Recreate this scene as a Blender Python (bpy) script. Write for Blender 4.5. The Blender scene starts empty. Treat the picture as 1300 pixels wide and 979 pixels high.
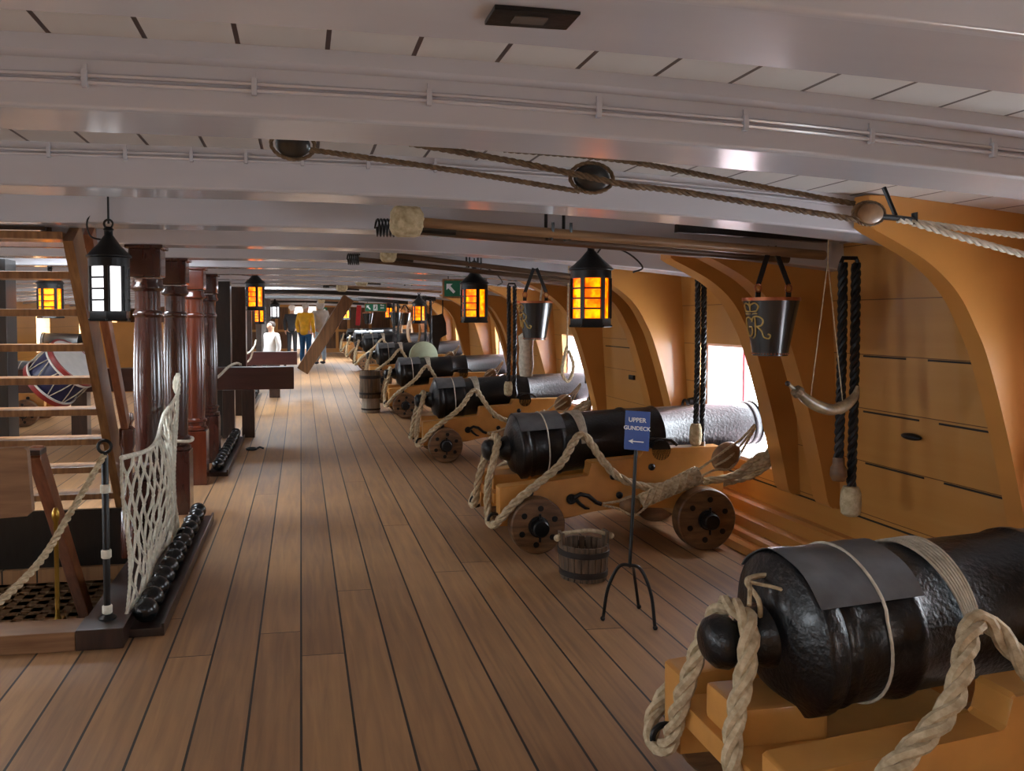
import bpy, bmesh, math, random
from mathutils import Vector, Matrix, Quaternion
random.seed(7)
PI = math.pi
SC = bpy.context.scene
COL = SC.collection
V = Vector

# ------------------------------------------------------------------ camera
F, XP, YP, CZ = 1000.0, 550.0, 445.0, 1.66
PH = math.radians(2.34781); TH = math.radians(9.52878)
fw = V((math.sin(TH)*math.cos(PH), math.cos(TH)*math.cos(PH), -math.sin(PH)))
rt = V((math.cos(TH), -math.sin(TH), 0)); up = rt.cross(fw)
cam = bpy.data.cameras.new('camera'); co = bpy.data.objects.new('camera', cam); COL.objects.link(co)
co.matrix_world = Matrix((rt, up, -fw)).transposed().to_4x4(); co.location = (0, 0, CZ)
cam.sensor_fit = 'HORIZONTAL'; cam.sensor_width = 36.0; cam.lens = 36.0*F/1300
cam.shift_x = (650-XP)/1300.0; cam.shift_y = (YP-489.5)/1300.0
cam.clip_start = 0.02; cam.clip_end = 300
SC.camera = co

def at(px, py, Y):
    """point on the vertical plane Y seen at a pixel of the survey photograph"""
    r = fw + rt*((px-XP)/F) - up*((py-YP)/F)
    return V((0, 0, CZ)) + r*(Y/r.y)

def smooth(t):
    t = max(0.0, min(1.0, t)); return t*t*(3-2*t)
def sheer(y): return 0.36*smooth((y-9)/14.0)
def fz(x, y): return -0.006*max(0.0, x)**2 + sheer(y)
def cdrop(x): return 0.0155*max(0.0, x+0.3)**2 + 0.0155*max(0.0, -2.6-x)**2
def cz(x): return 2.16 - cdrop(x)                    # underside of the deck beams
CPL = 0.165                                          # deckhead planks above the beam undersides
def wx(z): return 3.47 - 0.07*z                      # inner face of the ship's side

# ------------------------------------------------------------------ materials
def lin(h):
    h = h.lstrip('#')
    c = [int(h[i:i+2], 16)/255 for i in (0, 2, 4)]
    return tuple([(x/12.92 if x <= 0.04045 else ((x+0.055)/1.055)**2.4) for x in c]+[1.0])
def mat(name, hexc, rough=0.5, metal=0.0, noise=0.12, nscale=8.0, bump=0.0, bscale=60.0, stretch=(1, 1, 1), hex2=None, coat=0.0, spec=0.5):
    m = bpy.data.materials.new(name); m.use_nodes = True
    nt = m.node_tree; N = nt.nodes; L = nt.links
    b = N['Principled BSDF']
    b.inputs['Roughness'].default_value = rough; b.inputs['Metallic'].default_value = metal
    b.inputs['Coat Weight'].default_value = coat; b.inputs['Coat Roughness'].default_value = 0.12
    b.inputs['Specular IOR Level'].default_value = spec
    tc = N.new('ShaderNodeTexCoord'); mp = N.new('ShaderNodeMapping')
    mp.inputs['Scale'].default_value = stretch
    L.new(tc.outputs['Object'], mp.inputs['Vector'])
    nz = N.new('ShaderNodeTexNoise'); nz.inputs['Scale'].default_value = nscale; nz.inputs['Detail'].default_value = 5
    L.new(mp.outputs['Vector'], nz.inputs['Vector'])
    cr = N.new('ShaderNodeValToRGB')
    c = lin(hexc)
    if hex2: c2 = lin(hex2)
    else: c2 = tuple([min(1, x*(1+noise*2)) for x in c[:3]]+[1])
    c1 = tuple([x*(1-noise*2) for x in c[:3]]+[1]) if not hex2 else c
    cr.color_ramp.elements[0].position = 0.3; cr.color_ramp.elements[1].position = 0.7
    cr.color_ramp.elements[0].color = c1; cr.color_ramp.elements[1].color = c2
    L.new(nz.outputs['Fac'], cr.inputs['Fac']); L.new(cr.outputs['Color'], b.inputs['Base Color'])
    if bump:
        n2 = N.new('ShaderNodeTexNoise'); n2.inputs['Scale'].default_value = bscale; n2.inputs['Detail'].default_value = 4
        L.new(mp.outputs['Vector'], n2.inputs['Vector'])
        bp = N.new('ShaderNodeBump'); bp.inputs['Strength'].default_value = bump; bp.inputs['Distance'].default_value = 0.01
        L.new(n2.outputs['Fac'], bp.inputs['Height']); L.new(bp.outputs['Normal'], b.inputs['Normal'])
    return m
def emit(name, hexa, hexb, strength, nscale=14.0):
    m = bpy.data.materials.new(name); m.use_nodes = True
    nt = m.node_tree; N = nt.nodes; L = nt.links
    b = N['Principled BSDF']; b.inputs['Roughness'].default_value = 0.4
    tc = N.new('ShaderNodeTexCoord'); nz = N.new('ShaderNodeTexNoise')
    nz.inputs['Scale'].default_value = nscale; nz.inputs['Detail'].default_value = 3
    L.new(tc.outputs['Object'], nz.inputs['Vector'])
    cr = N.new('ShaderNodeValToRGB'); cr.color_ramp.elements[0].position = 0.38; cr.color_ramp.elements[1].position = 0.62
    cr.color_ramp.elements[0].color = lin(hexa); cr.color_ramp.elements[1].color = lin(hexb)
    L.new(nz.outputs['Fac'], cr.inputs['Fac'])
    L.new(cr.outputs['Color'], b.inputs['Emission Color']); b.inputs['Emission Strength'].default_value = strength
    b.inputs['Base Color'].default_value = lin(hexb)
    return m

def plank_mat(name, width, xoff, length, c_lo, c_hi, seam, seam_w, rough, axis_swap=False, grain=1.0, butt=True, vary=1.0, coat=0.0, fade=None):
    """planking that runs along Y, with caulked seams and butt joints"""
    m = bpy.data.materials.new(name); m.use_nodes = True
    nt = m.node_tree; N = nt.nodes; L = nt.links
    b = N['Principled BSDF']
    b.inputs['Coat Weight'].default_value = coat; b.inputs['Coat Roughness'].default_value = 0.3
    geo = N.new('ShaderNodeNewGeometry'); sp = N.new('ShaderNodeSeparateXYZ'); L.new(geo.outputs['Position'], sp.inputs[0])
    def mth(op, a, bb=None, cc=None):
        n = N.new('ShaderNodeMath'); n.operation = op
        for i, v in enumerate((a, bb, cc)):
            if v is None: continue
            if isinstance(v, (int, float)): n.inputs[i].default_value = v
            else: L.new(v, n.inputs[i])
        return n.outputs[0]
    ax, ay = sp.outputs['X'], sp.outputs['Y']
    if axis_swap: ax, ay = sp.outputs['Z'], sp.outputs['Y']
    u = mth('DIVIDE', mth('SUBTRACT', ax, xoff), width)
    pid = mth('FLOOR', u); fr = mth('FRACT', u)
    d = mth('MULTIPLY', mth('MINIMUM', fr, mth('SUBTRACT', 1.0, fr)), width)
    s1 = mth('LESS_THAN', d, seam_w)
    wn = N.new('ShaderNodeTexWhiteNoise'); wn.noise_dimensions = '1D'; L.new(pid, wn.inputs['W'])
    v = mth('ADD', mth('DIVIDE', ay, length), mth('MULTIPLY', wn.outputs['Value'], 7.31))
    bid = mth('FLOOR', v); fb = mth('FRACT', v)
    s2 = mth('LESS_THAN', mth('MULTIPLY', fb, length), seam_w*1.1)
    sm = mth('MAXIMUM', s1, s2) if butt else s1
    wn2 = N.new('ShaderNodeTexWhiteNoise'); wn2.noise_dimensions = '2D'
    cb = N.new('ShaderNodeCombineXYZ'); L.new(pid, cb.inputs[0]); L.new(bid, cb.inputs[1]); L.new(cb.outputs[0], wn2.inputs['Vector'])
    # grain
    gv = N.new('ShaderNodeCombineXYZ')
    L.new(mth('ADD', mth('MULTIPLY', ax, 26*grain), mth('MULTIPLY', wn2.outputs['Value'], 40)), gv.inputs[0]); L.new(mth('MULTIPLY', ay, 1.6*grain), gv.inputs[1])
    nz = N.new('ShaderNodeTexNoise'); nz.inputs['Scale'].default_value = 1.0; nz.inputs['Detail'].default_value = 6; nz.inputs['Distortion'].default_value = 0.6
    L.new(gv.outputs[0], nz.inputs['Vector'])
    nb = N.new('ShaderNodeTexNoise'); nb.inputs['Scale'].default_value = 0.9; nb.inputs['Detail'].default_value = 4
    L.new(geo.outputs['Position'], nb.inputs['Vector'])
    f = mth('ADD', mth('MULTIPLY', nz.outputs['Fac'], 0.75), mth('ADD', mth('MULTIPLY', mth('SUBTRACT', wn2.outputs['Value'], 0.5), 0.38*vary), mth('MULTIPLY', mth('SUBTRACT', nb.outputs['Fac'], 0.5), 0.45)))
    cr = N.new('ShaderNodeValToRGB'); cr.color_ramp.elements[0].position = 0.15; cr.color_ramp.elements[1].position = 0.65
    cr.color_ramp.elements[0].color = lin(c_lo); cr.color_ramp.elements[1].color = lin(c_hi)
    L.new(f, cr.inputs['Fac'])
    base = cr.outputs['Color']
    mx = N.new('ShaderNodeMix'); mx.data_type = 'RGBA'; L.new(sm, mx.inputs['Factor']); L.new(base, mx.inputs['A']); mx.inputs['B'].default_value = lin(seam)
    L.new(mx.outputs['Result'], b.inputs['Base Color'])
    L.new(mth('ADD', rough-0.1, mth('MULTIPLY', nz.outputs['Fac'], 0.2)), b.inputs['Roughness'])
    bp = N.new('ShaderNodeBump'); bp.inputs['Strength'].default_value = 0.25; bp.inputs['Distance'].default_value = 0.004
    L.new(mth('SUBTRACT', mth('MULTIPLY', nz.outputs['Fac'], 0.4), sm), bp.inputs['Height']); L.new(bp.outputs['Normal'], b.inputs['Normal'])
    return m

M = {}
M['floor'] = plank_mat('deck_planks', 0.215, -0.01, 5.2, '7d5c40', 'ad845a', '1c1612', 0.0053, 0.5, vary=0.55)
M['ceil'] = plank_mat('white_deckhead_planks', 0.215, -0.146, 4.0, 'bdb8b3', 'c8c3be', '3b2218', 0.006, 0.4, grain=0.3, butt=False, vary=0.1)
M['beam'] = mat('white_gloss_paint', 'b9b9bf', 0.26, noise=0.02, nscale=3, bump=0.04, bscale=9, stretch=(0.4, 2, 2), coat=0.5)
M['ochre'] = mat('ochre_gloss_paint', 'b88040', 0.34, noise=0.06, nscale=2.5, bump=0.05, bscale=14, stretch=(1, 0.5, 1), coat=0.3)
M['ochre_wall'] = plank_mat('ochre_side_planks', 0.33, 0.12, 6.0, 'ad7838', 'ba8848', '5a330c', 0.0025, 0.4, axis_swap=True, grain=0.4, vary=0.3, butt=False)
M['carr'] = mat('ochre_carriage_paint', 'c28a46', 0.36, noise=0.08, nscale=5, bump=0.08, bscale=20, coat=0.25)
M['iron'] = mat('black_gun_paint', '07090d', 0.33, noise=0.2, nscale=14, bump=0.4, bscale=55, coat=0.12, spec=0.4)
M['shot'] = mat('black_round_shot', '0e1012', 0.22, noise=0.1, bump=0.05, bscale=20)
M['timber'] = mat('dark_reddish_timber', '3a1d19', 0.32, noise=0.12, nscale=3, stretch=(0.5, 4, 4), coat=0.1)
M['metal'] = mat('black_iron', '131314', 0.36, metal=0.35, noise=0.2, bump=0.1, bscale=40)
M['lead'] = mat('lead_apron_grey', '5c6064', 0.34, metal=0.2, noise=0.14, nscale=10, bump=0.15, bscale=18)
M['mahog'] = mat('polished_mahogany', '2e1611', 0.25, noise=0.2, nscale=4, stretch=(3, 3, 0.5), hex2='40201a', coat=0.5)
M['mahogred'] = mat('red_mahogany', '45190d', 0.26, nscale=4, stretch=(3, 3, 0.5), hex2='5c2816', coat=0.7)
M['dark'] = mat('dark_stained_wood', '1f1512', 0.33, nscale=5, stretch=(5, 5, 1), hex2='38241d', coat=0.35)
M['black'] = mat('black_painted_wood', '141312', 0.35, noise=0.25, nscale=7, stretch=(5, 5, 1), coat=0.2)
M['oak'] = mat('varnished_oak', '6a4526', 0.34, nscale=5, stretch=(8, 2, 1.2), hex2='946a40', coat=0.35)
M['rail'] = mat('reddish_varnished_rail', '6b3a22', 0.3, nscale=5, stretch=(8, 2, 1.2), hex2='935a38', coat=0.5)
M['palewood'] = mat('worn_pale_wood', '7f6248', 0.55, nscale=4, stretch=(9, 3, 3), hex2='a98a68')
M['board'] = mat('brown_board', '6b4a31', 0.5, nscale=3, stretch=(1, 3, 14), hex2='8a6848')
M['wheel'] = mat('worn_truck_wood', '4d341f', 0.5, nscale=6, stretch=(1, 1, 5), hex2='7c5a3a', bump=0.15, bscale=30)
M['stave'] = mat('old_oak_staves', '33261c', 0.6, nscale=12, stretch=(4, 4, 0.4), hex2='6c543c', bump=0.2, bscale=30)
M['grey_stave'] = mat('grey_scrubbed_staves', '857a6c', 0.65, nscale=10, stretch=(4, 4, 0.4), hex2='a89d8e')
M['hoop'] = mat('dark_iron_hoop', '251c17', 0.5, metal=0.3)
M['hemp'] = mat('hemp_rope', '9a8768', 0.85, nscale=40, hex2='c9b898', bump=0.3, bscale=160)
M['tarred'] = mat('tarred_brown_rope', '4d3d2c', 0.8, nscale=40, hex2='7c654b', bump=0.3, bscale=160)
M['cord'] = mat('white_cord', 'aca594', 0.8, nscale=30, hex2='d3ccbc')
M['net'] = mat('off_white_netting', 'c0bdac', 0.85, nscale=30, hex2='e2dfd0')
M['brope'] = mat('black_rope', '101113', 0.5, noise=0.3, nscale=40, bump=0.3, bscale=120)
M['fleece'] = mat('sheepskin', '9a8a68', 0.95, nscale=30, hex2='cdbf9d', bump=0.8, bscale=70)
M['pole'] = mat('ash_pole', '6d5037', 0.45, nscale=5, stretch=(0.6, 8, 8), hex2='94734f', coat=0.15)
M['darkpole'] = mat('dark_ash_pole', '3c2a1c', 0.45, nscale=5, stretch=(0.6, 8, 8), hex2='5a4029')
M['leather'] = mat('black_leather', '17181a', 0.27, noise=0.15, nscale=8, bump=0.08, bscale=40, coat=0.4)
M['copper'] = mat('copper_rim', '9a5a3a', 0.35, metal=0.7, noise=0.15, nscale=30)
M['gold'] = mat('gold_paint', 'c3a45a', 0.45, metal=0.2, noise=0.06)
M['brass'] = mat('brass', '9b7a35', 0.3, metal=0.9, noise=0.08)
M['blue'] = mat('blue_sign', '17489a', 0.35, noise=0.02)
M['white'] = mat('white_lettering', 'e6ebee', 0.5, noise=0.01)
M['green'] = mat('green_sign', '0b6a4c', 0.4, noise=0.02)
M['horn'] = mat('cow_horn', '5b4a35', 0.4, nscale=10, stretch=(2, 2, 2), hex2='a08a68', coat=0.3)
M['disc'] = mat('pale_green_canvas', 'aab598', 0.8, noise=0.05)
M['blockwood'] = mat('elm_block', '6f5238', 0.45, nscale=7, stretch=(3, 1, 3), hex2='96744f', coat=0.15)
M['pinkw'] = mat('pink_white_glare', 'd9c3c4', 0.4, noise=0.03)  # pale tone carries the daylight glare on the port reveals
M['redp'] = mat('red_paint', '8e1f2b', 0.4, noise=0.05)
M['redcloth'] = mat('red_cloth', '9a1f26', 0.8, noise=0.1)
M['lampo'] = emit('amber_horn_pane', 'ff3600', 'ff9c00', 2.0, 18)
M['lampw'] = emit('white_lamp_pane', 'fff8ff', 'ffffff', 1.4)
M['steelgrey'] = mat('worn_steel', '6f6a66', 0.4, metal=0.6, noise=0.1)
M['caulk'] = mat('dark_seam', '17100a', 0.7)
M['panel'] = mat('brown_panelling', '55351c', 0.45, nscale=4, stretch=(6, 6, 0.6), hex2='74502f')
M['deckgrey'] = mat('grey_lower_deck', '6d665e', 0.6, noise=0.1)
M['skin'] = mat('skin', 'c79a80', 0.5, noise=0.03)
M['hair_grey'] = mat('grey_hair', 'c9c3bd', 0.7); M['hair_dark'] = mat('dark_hair', '3a2a20', 0.6)
M['yellow'] = mat('yellow_jacket', 'e8b010', 0.6, noise=0.08); M['jeans'] = mat('blue_jeans', '245a88', 0.8, noise=0.15)
M['palejeans'] = mat('pale_jeans', 'a9bccb', 0.8, noise=0.08); M['greytop'] = mat('light_grey_hoodie', 'b9b4ae', 0.8, noise=0.06)
M['navy'] = mat('navy_cloth', '1b2636', 0.8); M['blackcloth'] = mat('black_cloth', '16161a', 0.8); M['shoe'] = mat('dark_shoe', '22252c', 0.6)
M['whitecloth'] = mat('white_cloth', 'dcdad6', 0.8, noise=0.04); M['canvas'] = mat('dark_canvas', '231a15', 0.75, noise=0.2)
M['drumblue'] = mat('navy_drum_shell', '20224a', 0.4, noise=0.1); M['drumwood'] = mat('drum_emblem_wood', '9a6a3c', 0.4)
M['drumred'] = mat('red_drum_hoop', '8d2c2a', 0.35, noise=0.1)

# ------------------------------------------------------------------ mesh builder
class B:
    def __init__(s): s.bm = bmesh.new(); s.wn = False
    def mark(s, n0, i=1):
        for f in s.bm.faces:
            if f not in n0: f.material_index = i
        return s
    def hexa(s, pts):
        v = [s.bm.verts.new(p) for p in pts]
        for f in ((0, 3, 2, 1), (4, 5, 6, 7), (0, 1, 5, 4), (1, 2, 6, 5), (2, 3, 7, 6), (3, 0, 4, 7)): s.bm.faces.new([v[i] for i in f])
        return v
    def box(s, c, d, rot=None, bev=0.0):
        c = V(c); d = V(d)/2
        R = rot if rot is not None else Matrix.Identity(3)
        P = [c + R @ V((x*d.x, y*d.y, z*d.z)) for x, y, z in ((-1,-1,-1),(1,-1,-1),(1,1,-1),(-1,1,-1),(-1,-1,1),(1,-1,1),(1,1,1),(-1,1,1))]
        v = s.hexa(P)
        if bev:
            s.wn = True
            es = list({e for q in v for e in q.link_edges})
            bmesh.ops.bevel(s.bm, geom=es, offset=bev, segments=2, profile=0.6, affect='EDGES', clamp_overlap=True)
        return s
    def bar(s, p0, p1, w, h, side=(1, 0, 0), bev=0.0):
        """a squared timber from p0 to p1; w across `side`, h the other way"""
        p0 = V(p0); p1 = V(p1); d = (p1-p0); L = d.length; d.normalize()
        a = V(side); a = (a - d*a.dot(d)).normalized(); n = d.cross(a)
        R = Matrix((a, d, n)).transposed()
        return s.box((p0+p1)/2, (w, L, h), R, bev)
    def cyl(s, p0, p1, r0, r1=None, seg=16, caps=True):
        r1 = r0 if r1 is None else r1
        return s.lathe([(r0, 0), (r1, 1)], p0, V(p1)-V(p0), seg, caps, unit=True)
    def lathe(s, prof, o, axis, seg=24, caps=True, unit=False, ph=0.0):
        o = V(o); ax = V(axis); L = ax.length if unit else 1.0; ax = ax.normalized()
        q = V((0, 0, 1)).rotation_difference(ax)
        X = q @ V((1, 0, 0)); Y = q @ V((0, 1, 0))
        rings = []
        for r, h in prof:
            if r < 1e-5: rings.append([s.bm.verts.new(o+ax*h*L)])
            else: rings.append([s.bm.verts.new(o+ax*h*L+X*(r*math.cos(ph+2*PI*i/seg))+Y*(r*math.sin(ph+2*PI*i/seg))) for i in range(seg)])
        for a, b in zip(rings, rings[1:]):
            for i in range(seg):
                j = (i+1) % seg
                if len(a) == 1 and len(b) == 1: continue
                if len(a) == 1: s.bm.faces.new((a[0], b[j], b[i]))
                elif len(b) == 1: s.bm.faces.new((a[i], a[j], b[0]))
                else: s.bm.faces.new((a[i], a[j], b[j], b[i]))
        if caps:
            if len(rings[0]) > 1: s.bm.faces.new(rings[0][::-1])
            if len(rings[-1]) > 1: s.bm.faces.new(rings[-1])
        return s
    def prism(s, poly, f, t0, t1, bev=0.0):
        """polygon (a,b) swept between t0 and t1; f(a,b,t) gives the point"""
        A = [s.bm.verts.new(f(a, b, t0)) for a, b in poly]; C = [s.bm.verts.new(f(a, b, t1)) for a, b in poly]
        n = len(poly); fs = [s.bm.faces.new(A[::-1]), s.bm.faces.new(C)]
        for i in range(n): fs.append(s.bm.faces.new((A[i], A[(i+1) % n], C[(i+1) % n], C[i])))
        if bev:
            s.wn = True
            es = list({e for q in A+C for e in q.link_edges if not (e.verts[0] in A and e.verts[1] in C or e.verts[1] in A and e.verts[0] in C)})
            bmesh.ops.bevel(s.bm, geom=es, offset=bev, segments=2, profile=0.6, affect='EDGES', clamp_overlap=True)
        return s
    def ball(s, c, r, seg=20, rings=12, sc=(1, 1, 1)):
        m = Matrix.Translation(V(c)) @ Matrix.Diagonal(V((r*sc[0], r*sc[1], r*sc[2], 1)))
        bmesh.ops.create_uvsphere(s.bm, u_segments=seg, v_segments=rings, radius=1.0, matrix=m); return s
    def tube(s, pts, r, seg=8, closed=False, caps=True):
        pts = [V(p) for p in pts]; n = len(pts)
        rr = r if isinstance(r, (list, tuple)) else [r]*n
        T = []
        for i in range(n):
            a = pts[(i-1) % n] if (closed or i > 0) else pts[i]; b = pts[(i+1) % n] if (closed or i < n-1) else pts[i]
            d = b-a; T.append(d.normalized() if d.length > 1e-9 else V((0, 0, 1)))
        nrm = T[0].orthogonal().normalized(); rings = []
        for i in range(n):
            if i: nrm = (T[i-1].rotation_difference(T[i]) @ nrm)
            nrm = (nrm - T[i]*nrm.dot(T[i])).normalized(); bi = T[i].cross(nrm)
            rings.append([s.bm.verts.new(pts[i]+nrm*(rr[i]*math.cos(2*PI*k/seg))+bi*(rr[i]*math.sin(2*PI*k/seg))) for k in range(seg)])
        m = n if closed else n-1
        for i in range(m):
            a, b = rings[i], rings[(i+1) % n]
            for k in range(seg): s.bm.faces.new((a[k], a[(k+1) % seg], b[(k+1) % seg], b[k]))
        if not closed and caps: s.bm.faces.new(rings[0][::-1]); s.bm.faces.new(rings[-1])
        return s
    def rope(s, pts, r, lay=None, res=9, strands=3, seg=6, step=None):
        """a laid rope: three strands wound round a smooth path"""
        lay = lay or r*7.5
        P = resample(spline(pts), step or lay/res)
        n = len(P); T = [(P[min(i+1, n-1)]-P[max(i-1, 0)]).normalized() for i in range(n)]
        nrm = T[0].orthogonal().normalized(); fr = []
        for i in range(n):
            if i: nrm = T[i-1].rotation_difference(T[i]) @ nrm
            nrm = (nrm-T[i]*nrm.dot(T[i])).normalized(); fr.append((nrm.copy(), T[i].cross(nrm)))
        dist = 0.0; ang = []
        for i in range(n):
            if i: dist += (P[i]-P[i-1]).length
            ang.append(2*PI*dist/lay)
        for k in range(strands):
            o = 2*PI*k/strands
            s.tube([P[i]+fr[i][0]*(r*0.54*math.cos(ang[i]+o))+fr[i][1]*(r*0.54*math.sin(ang[i]+o)) for i in range(n)], r*0.5, seg)
        return s
    def done(s, name, m, parent=None, smooth=True, local=False, ang=40):
        bmesh.ops.recalc_face_normals(s.bm, faces=s.bm.faces[:])
        me = bpy.data.meshes.new(name)
        if not local:
            off = V((0, 0, 0)); p = parent
            while p is not None: off += p.location; p = p.parent
            if parent is None:
                xs = [v.co for v in s.bm.verts]
                off = V(((min(c.x for c in xs)+max(c.x for c in xs))/2, (min(c.y for c in xs)+max(c.y for c in xs))/2, min(c.z for c in xs)))
            for v in s.bm.verts: v.co -= off
        if smooth:
            for f in s.bm.faces: f.smooth = True
            lim = math.radians(ang)
            for e in s.bm.edges:
                e.smooth = len(e.link_faces) != 2 or e.calc_face_angle(0) < lim
        s.bm.to_mesh(me); s.bm.free()
        for q in (m if isinstance(m, (list, tuple)) else [m]): me.materials.append(M[q] if isinstance(q, str) else q)
        o = bpy.data.objects.new(name, me); COL.objects.link(o)
        if s.wn and smooth:
            md = o.modifiers.new('flat_faces', 'WEIGHTED_NORMAL'); md.keep_sharp = True; md.weight = 100
        if parent is not None: o.parent = parent
        elif not local: o.location = off
        return o

def spline(pts, n=10):
    P = [V(p) for p in pts]
    if len(P) < 3: return P
    out = []
    Q = [P[0]*2-P[1]]+P+[P[-1]*2-P[-2]]
    for i in range(1, len(Q)-2):
        a, b, c, d = Q[i-1], Q[i], Q[i+1], Q[i+2]
        for k in range(n):
            t = k/n
            out.append(0.5*((2*b)+(c-a)*t+(2*a-5*b+4*c-d)*t*t+(3*b-a-3*c+d)*t**3))
    out.append(P[-1]); return out
def resample(P, step):
    L = [0.0]
    for a, b in zip(P, P[1:]): L.append(L[-1]+(b-a).length)
    n = max(2, int(L[-1]/step)+1); out = []; j = 0
    for i in range(n):
        d = L[-1]*i/(n-1)
        while j < len(L)-2 and L[j+1] < d: j += 1
        seg = L[j+1]-L[j]
        out.append(P[j].lerp(P[j+1], (d-L[j])/seg if seg > 1e-9 else 0))
    return out

def thing(name, label, cat, loc, group=None):
    o = bpy.data.objects.new(name, None); COL.objects.link(o); o.location = V(loc)
    o.empty_display_size = 0.1
    return tag(o, label, cat, group)
def tag(o, label, cat, group=None, kind=None):
    o['label'] = label; o['category'] = cat
    if group: o['group'] = group
    if kind: o['kind'] = kind
    return o
def struct(o): o['kind'] = 'structure'; return o
def lab(o, text): o['label'] = text; return o
def copy_tree(o, loc, label=None, group=None):
    c = o.copy(); COL.objects.link(c); c.location = V(loc)
    if label: c['label'] = label
    if group: c['group'] = group
    kids = [k for k in list(bpy.data.objects) if k.parent == o]
    for k in kids:
        a = k.copy(); COL.objects.link(a); a.parent = c
        for g in [q for q in list(bpy.data.objects) if q.parent == k]:
            b = g.copy(); COL.objects.link(b); b.parent = a
    bpy.context.view_layer.update()
    return c

# ------------------------------------------------------------------ setting: deck, deckhead, beams, sides
HX0, HX1, HY0, HY1 = -3.6, -1.08, 4.3, 5.5           # companion hatch in the deck
def grid_floor():
    xs = sorted(set([-6.6, -5.5, -4.5, HX0, -3, -2.3, -1.7, HX1, -0.5, 0, 0.6, 1.2, 1.8, 2.4, 3.0, 3.6, 3.95]))
    ys = sorted(set([-3.2, -1.5, 0, 1.5, 3, HY0, HY1, 6.5, 7.5, 8.5]+[9+0.7*i for i in range(21)]+[25, 27.5, 30.2, 34]))
    b = B(); vv = {}
    def vt(i, j):
        if (i, j) not in vv: vv[i, j] = b.bm.verts.new((xs[i], ys[j], fz(xs[i], ys[j])))
        return vv[i, j]
    for i in range(len(xs)-1):
        for j in range(len(ys)-1):
            if xs[i] >= HX0-1e-6 and xs[i+1] <= HX1+1e-6 and ys[j] >= HY0-1e-6 and ys[j+1] <= HY1+1e-6: continue
            b.bm.faces.new((vt(i, j), vt(i+1, j), vt(i+1, j+1), vt(i, j+1)))
    ret = bmesh.ops.extrude_face_region(b.bm, geom=b.bm.faces[:])
    for v in [g for g in ret['geom'] if isinstance(g, bmesh.types.BMVert)]: v.co.z -= 0.09
    return b.done('floor', 'floor', local=True)
struct(grid_floor())

XS = [-6.6+0.35*i for i in range(31)]
CH0, CH1, CHX = 4.66, 5.62, -1.4                      # hatch overhead, above the ladder
SKY_OPENINGS = [(-3.2, CHX, CH0, CH1), (-2.6, -1.15, 7.1, 7.65), (-2.4, -0.4, -2.0, -1.2), (-2.4, -0.2, 13.1, 13.95), (-2.2, 1.4, 17.9, 18.78), (-1.6, 2.4, 23.9, 24.8)]  # ladder hatch first, then unseen openings, mostly added to let in skylight
def ceiling():
    b = B(); ys = sorted({-3.2, 34}|{q for h in SKY_OPENINGS for q in h[2:]}); xs = sorted(set(XS)|{q for h in SKY_OPENINGS for q in h[:2]}); vv = {}
    def vt(i, j):
        if (i, j) not in vv: vv[i, j] = b.bm.verts.new((xs[i], ys[j], cz(xs[i])+CPL))
        return vv[i, j]
    for i in range(len(xs)-1):
        for j in range(len(ys)-1):
            if any(xs[i] >= h[0]-1e-6 and xs[i+1] <= h[1]+1e-6 and ys[j] >= h[2]-1e-6 and ys[j+1] <= h[3]+1e-6 for h in SKY_OPENINGS): continue
            b.bm.faces.new((vt(i, j), vt(i+1, j), vt(i+1, j+1), vt(i, j+1)))
    ret = bmesh.ops.extrude_face_region(b.bm, geom=b.bm.faces[:])
    for v in [g for g in ret['geom'] if isinstance(g, bmesh.types.BMVert)]: v.co.z += 0.08
    return b.done('ceiling', 'ceil', local=True)
struct(ceiling())

def beam(y0, y1, name='ceiling_beam', m='beam', zo=0.0, h=0.18, ledge=False, x0=-6.6, x1=3.9):
    b = B()
    xs = [x for x in XS if x0 <= x <= x1]
    sec = [(y0, 0.012), (y0+0.012, 0.0), (y1-0.012, 0.0), (y1, 0.012), (y1, h), (y0, h)]
    if ledge: sec = [(y0, 0.012), (y0+0.012, 0), (y1-0.012, 0), (y1, 0.012), (y1, h), (y0-0.03, h), (y0-0.03, 0.128), (y0-0.02, 0.12), (y0, 0.118)]
    rings = [[b.bm.verts.new((x, y, cz(x)+zo+z)) for y, z in sec] for x in xs]
    n = len(sec)
    for a, c in zip(rings, rings[1:]):
        for k in range(n): b.bm.faces.new((a[k], a[(k+1) % n], c[(k+1) % n], c[k]))
    b.bm.faces.new(rings[0][::-1]); b.bm.faces.new(rings[-1]); b.wn = True
    return struct(b.done(name, m, local=True, ang=50))
BY = [-2.3, -1.15, 0.0, 1.15, 2.02, 3.2, 4.42]+[5.62+1.2*i for i in range(21)]
for i, y in enumerate(BY):
    beam(y, y+0.255, ledge=(3 <= i <= 4))
# black painted beams further along the deck
for y, x0, x1 in ((14.6, -2.6, 2.6), (18.5, -2.6, 2.6), (23.0, -2.6, 2.6)):
    beam(y, y+0.2, 'trim_%d' % int(y), 'black', zo=-0.055, h=0.15, x0=x0, x1=x1)

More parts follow.
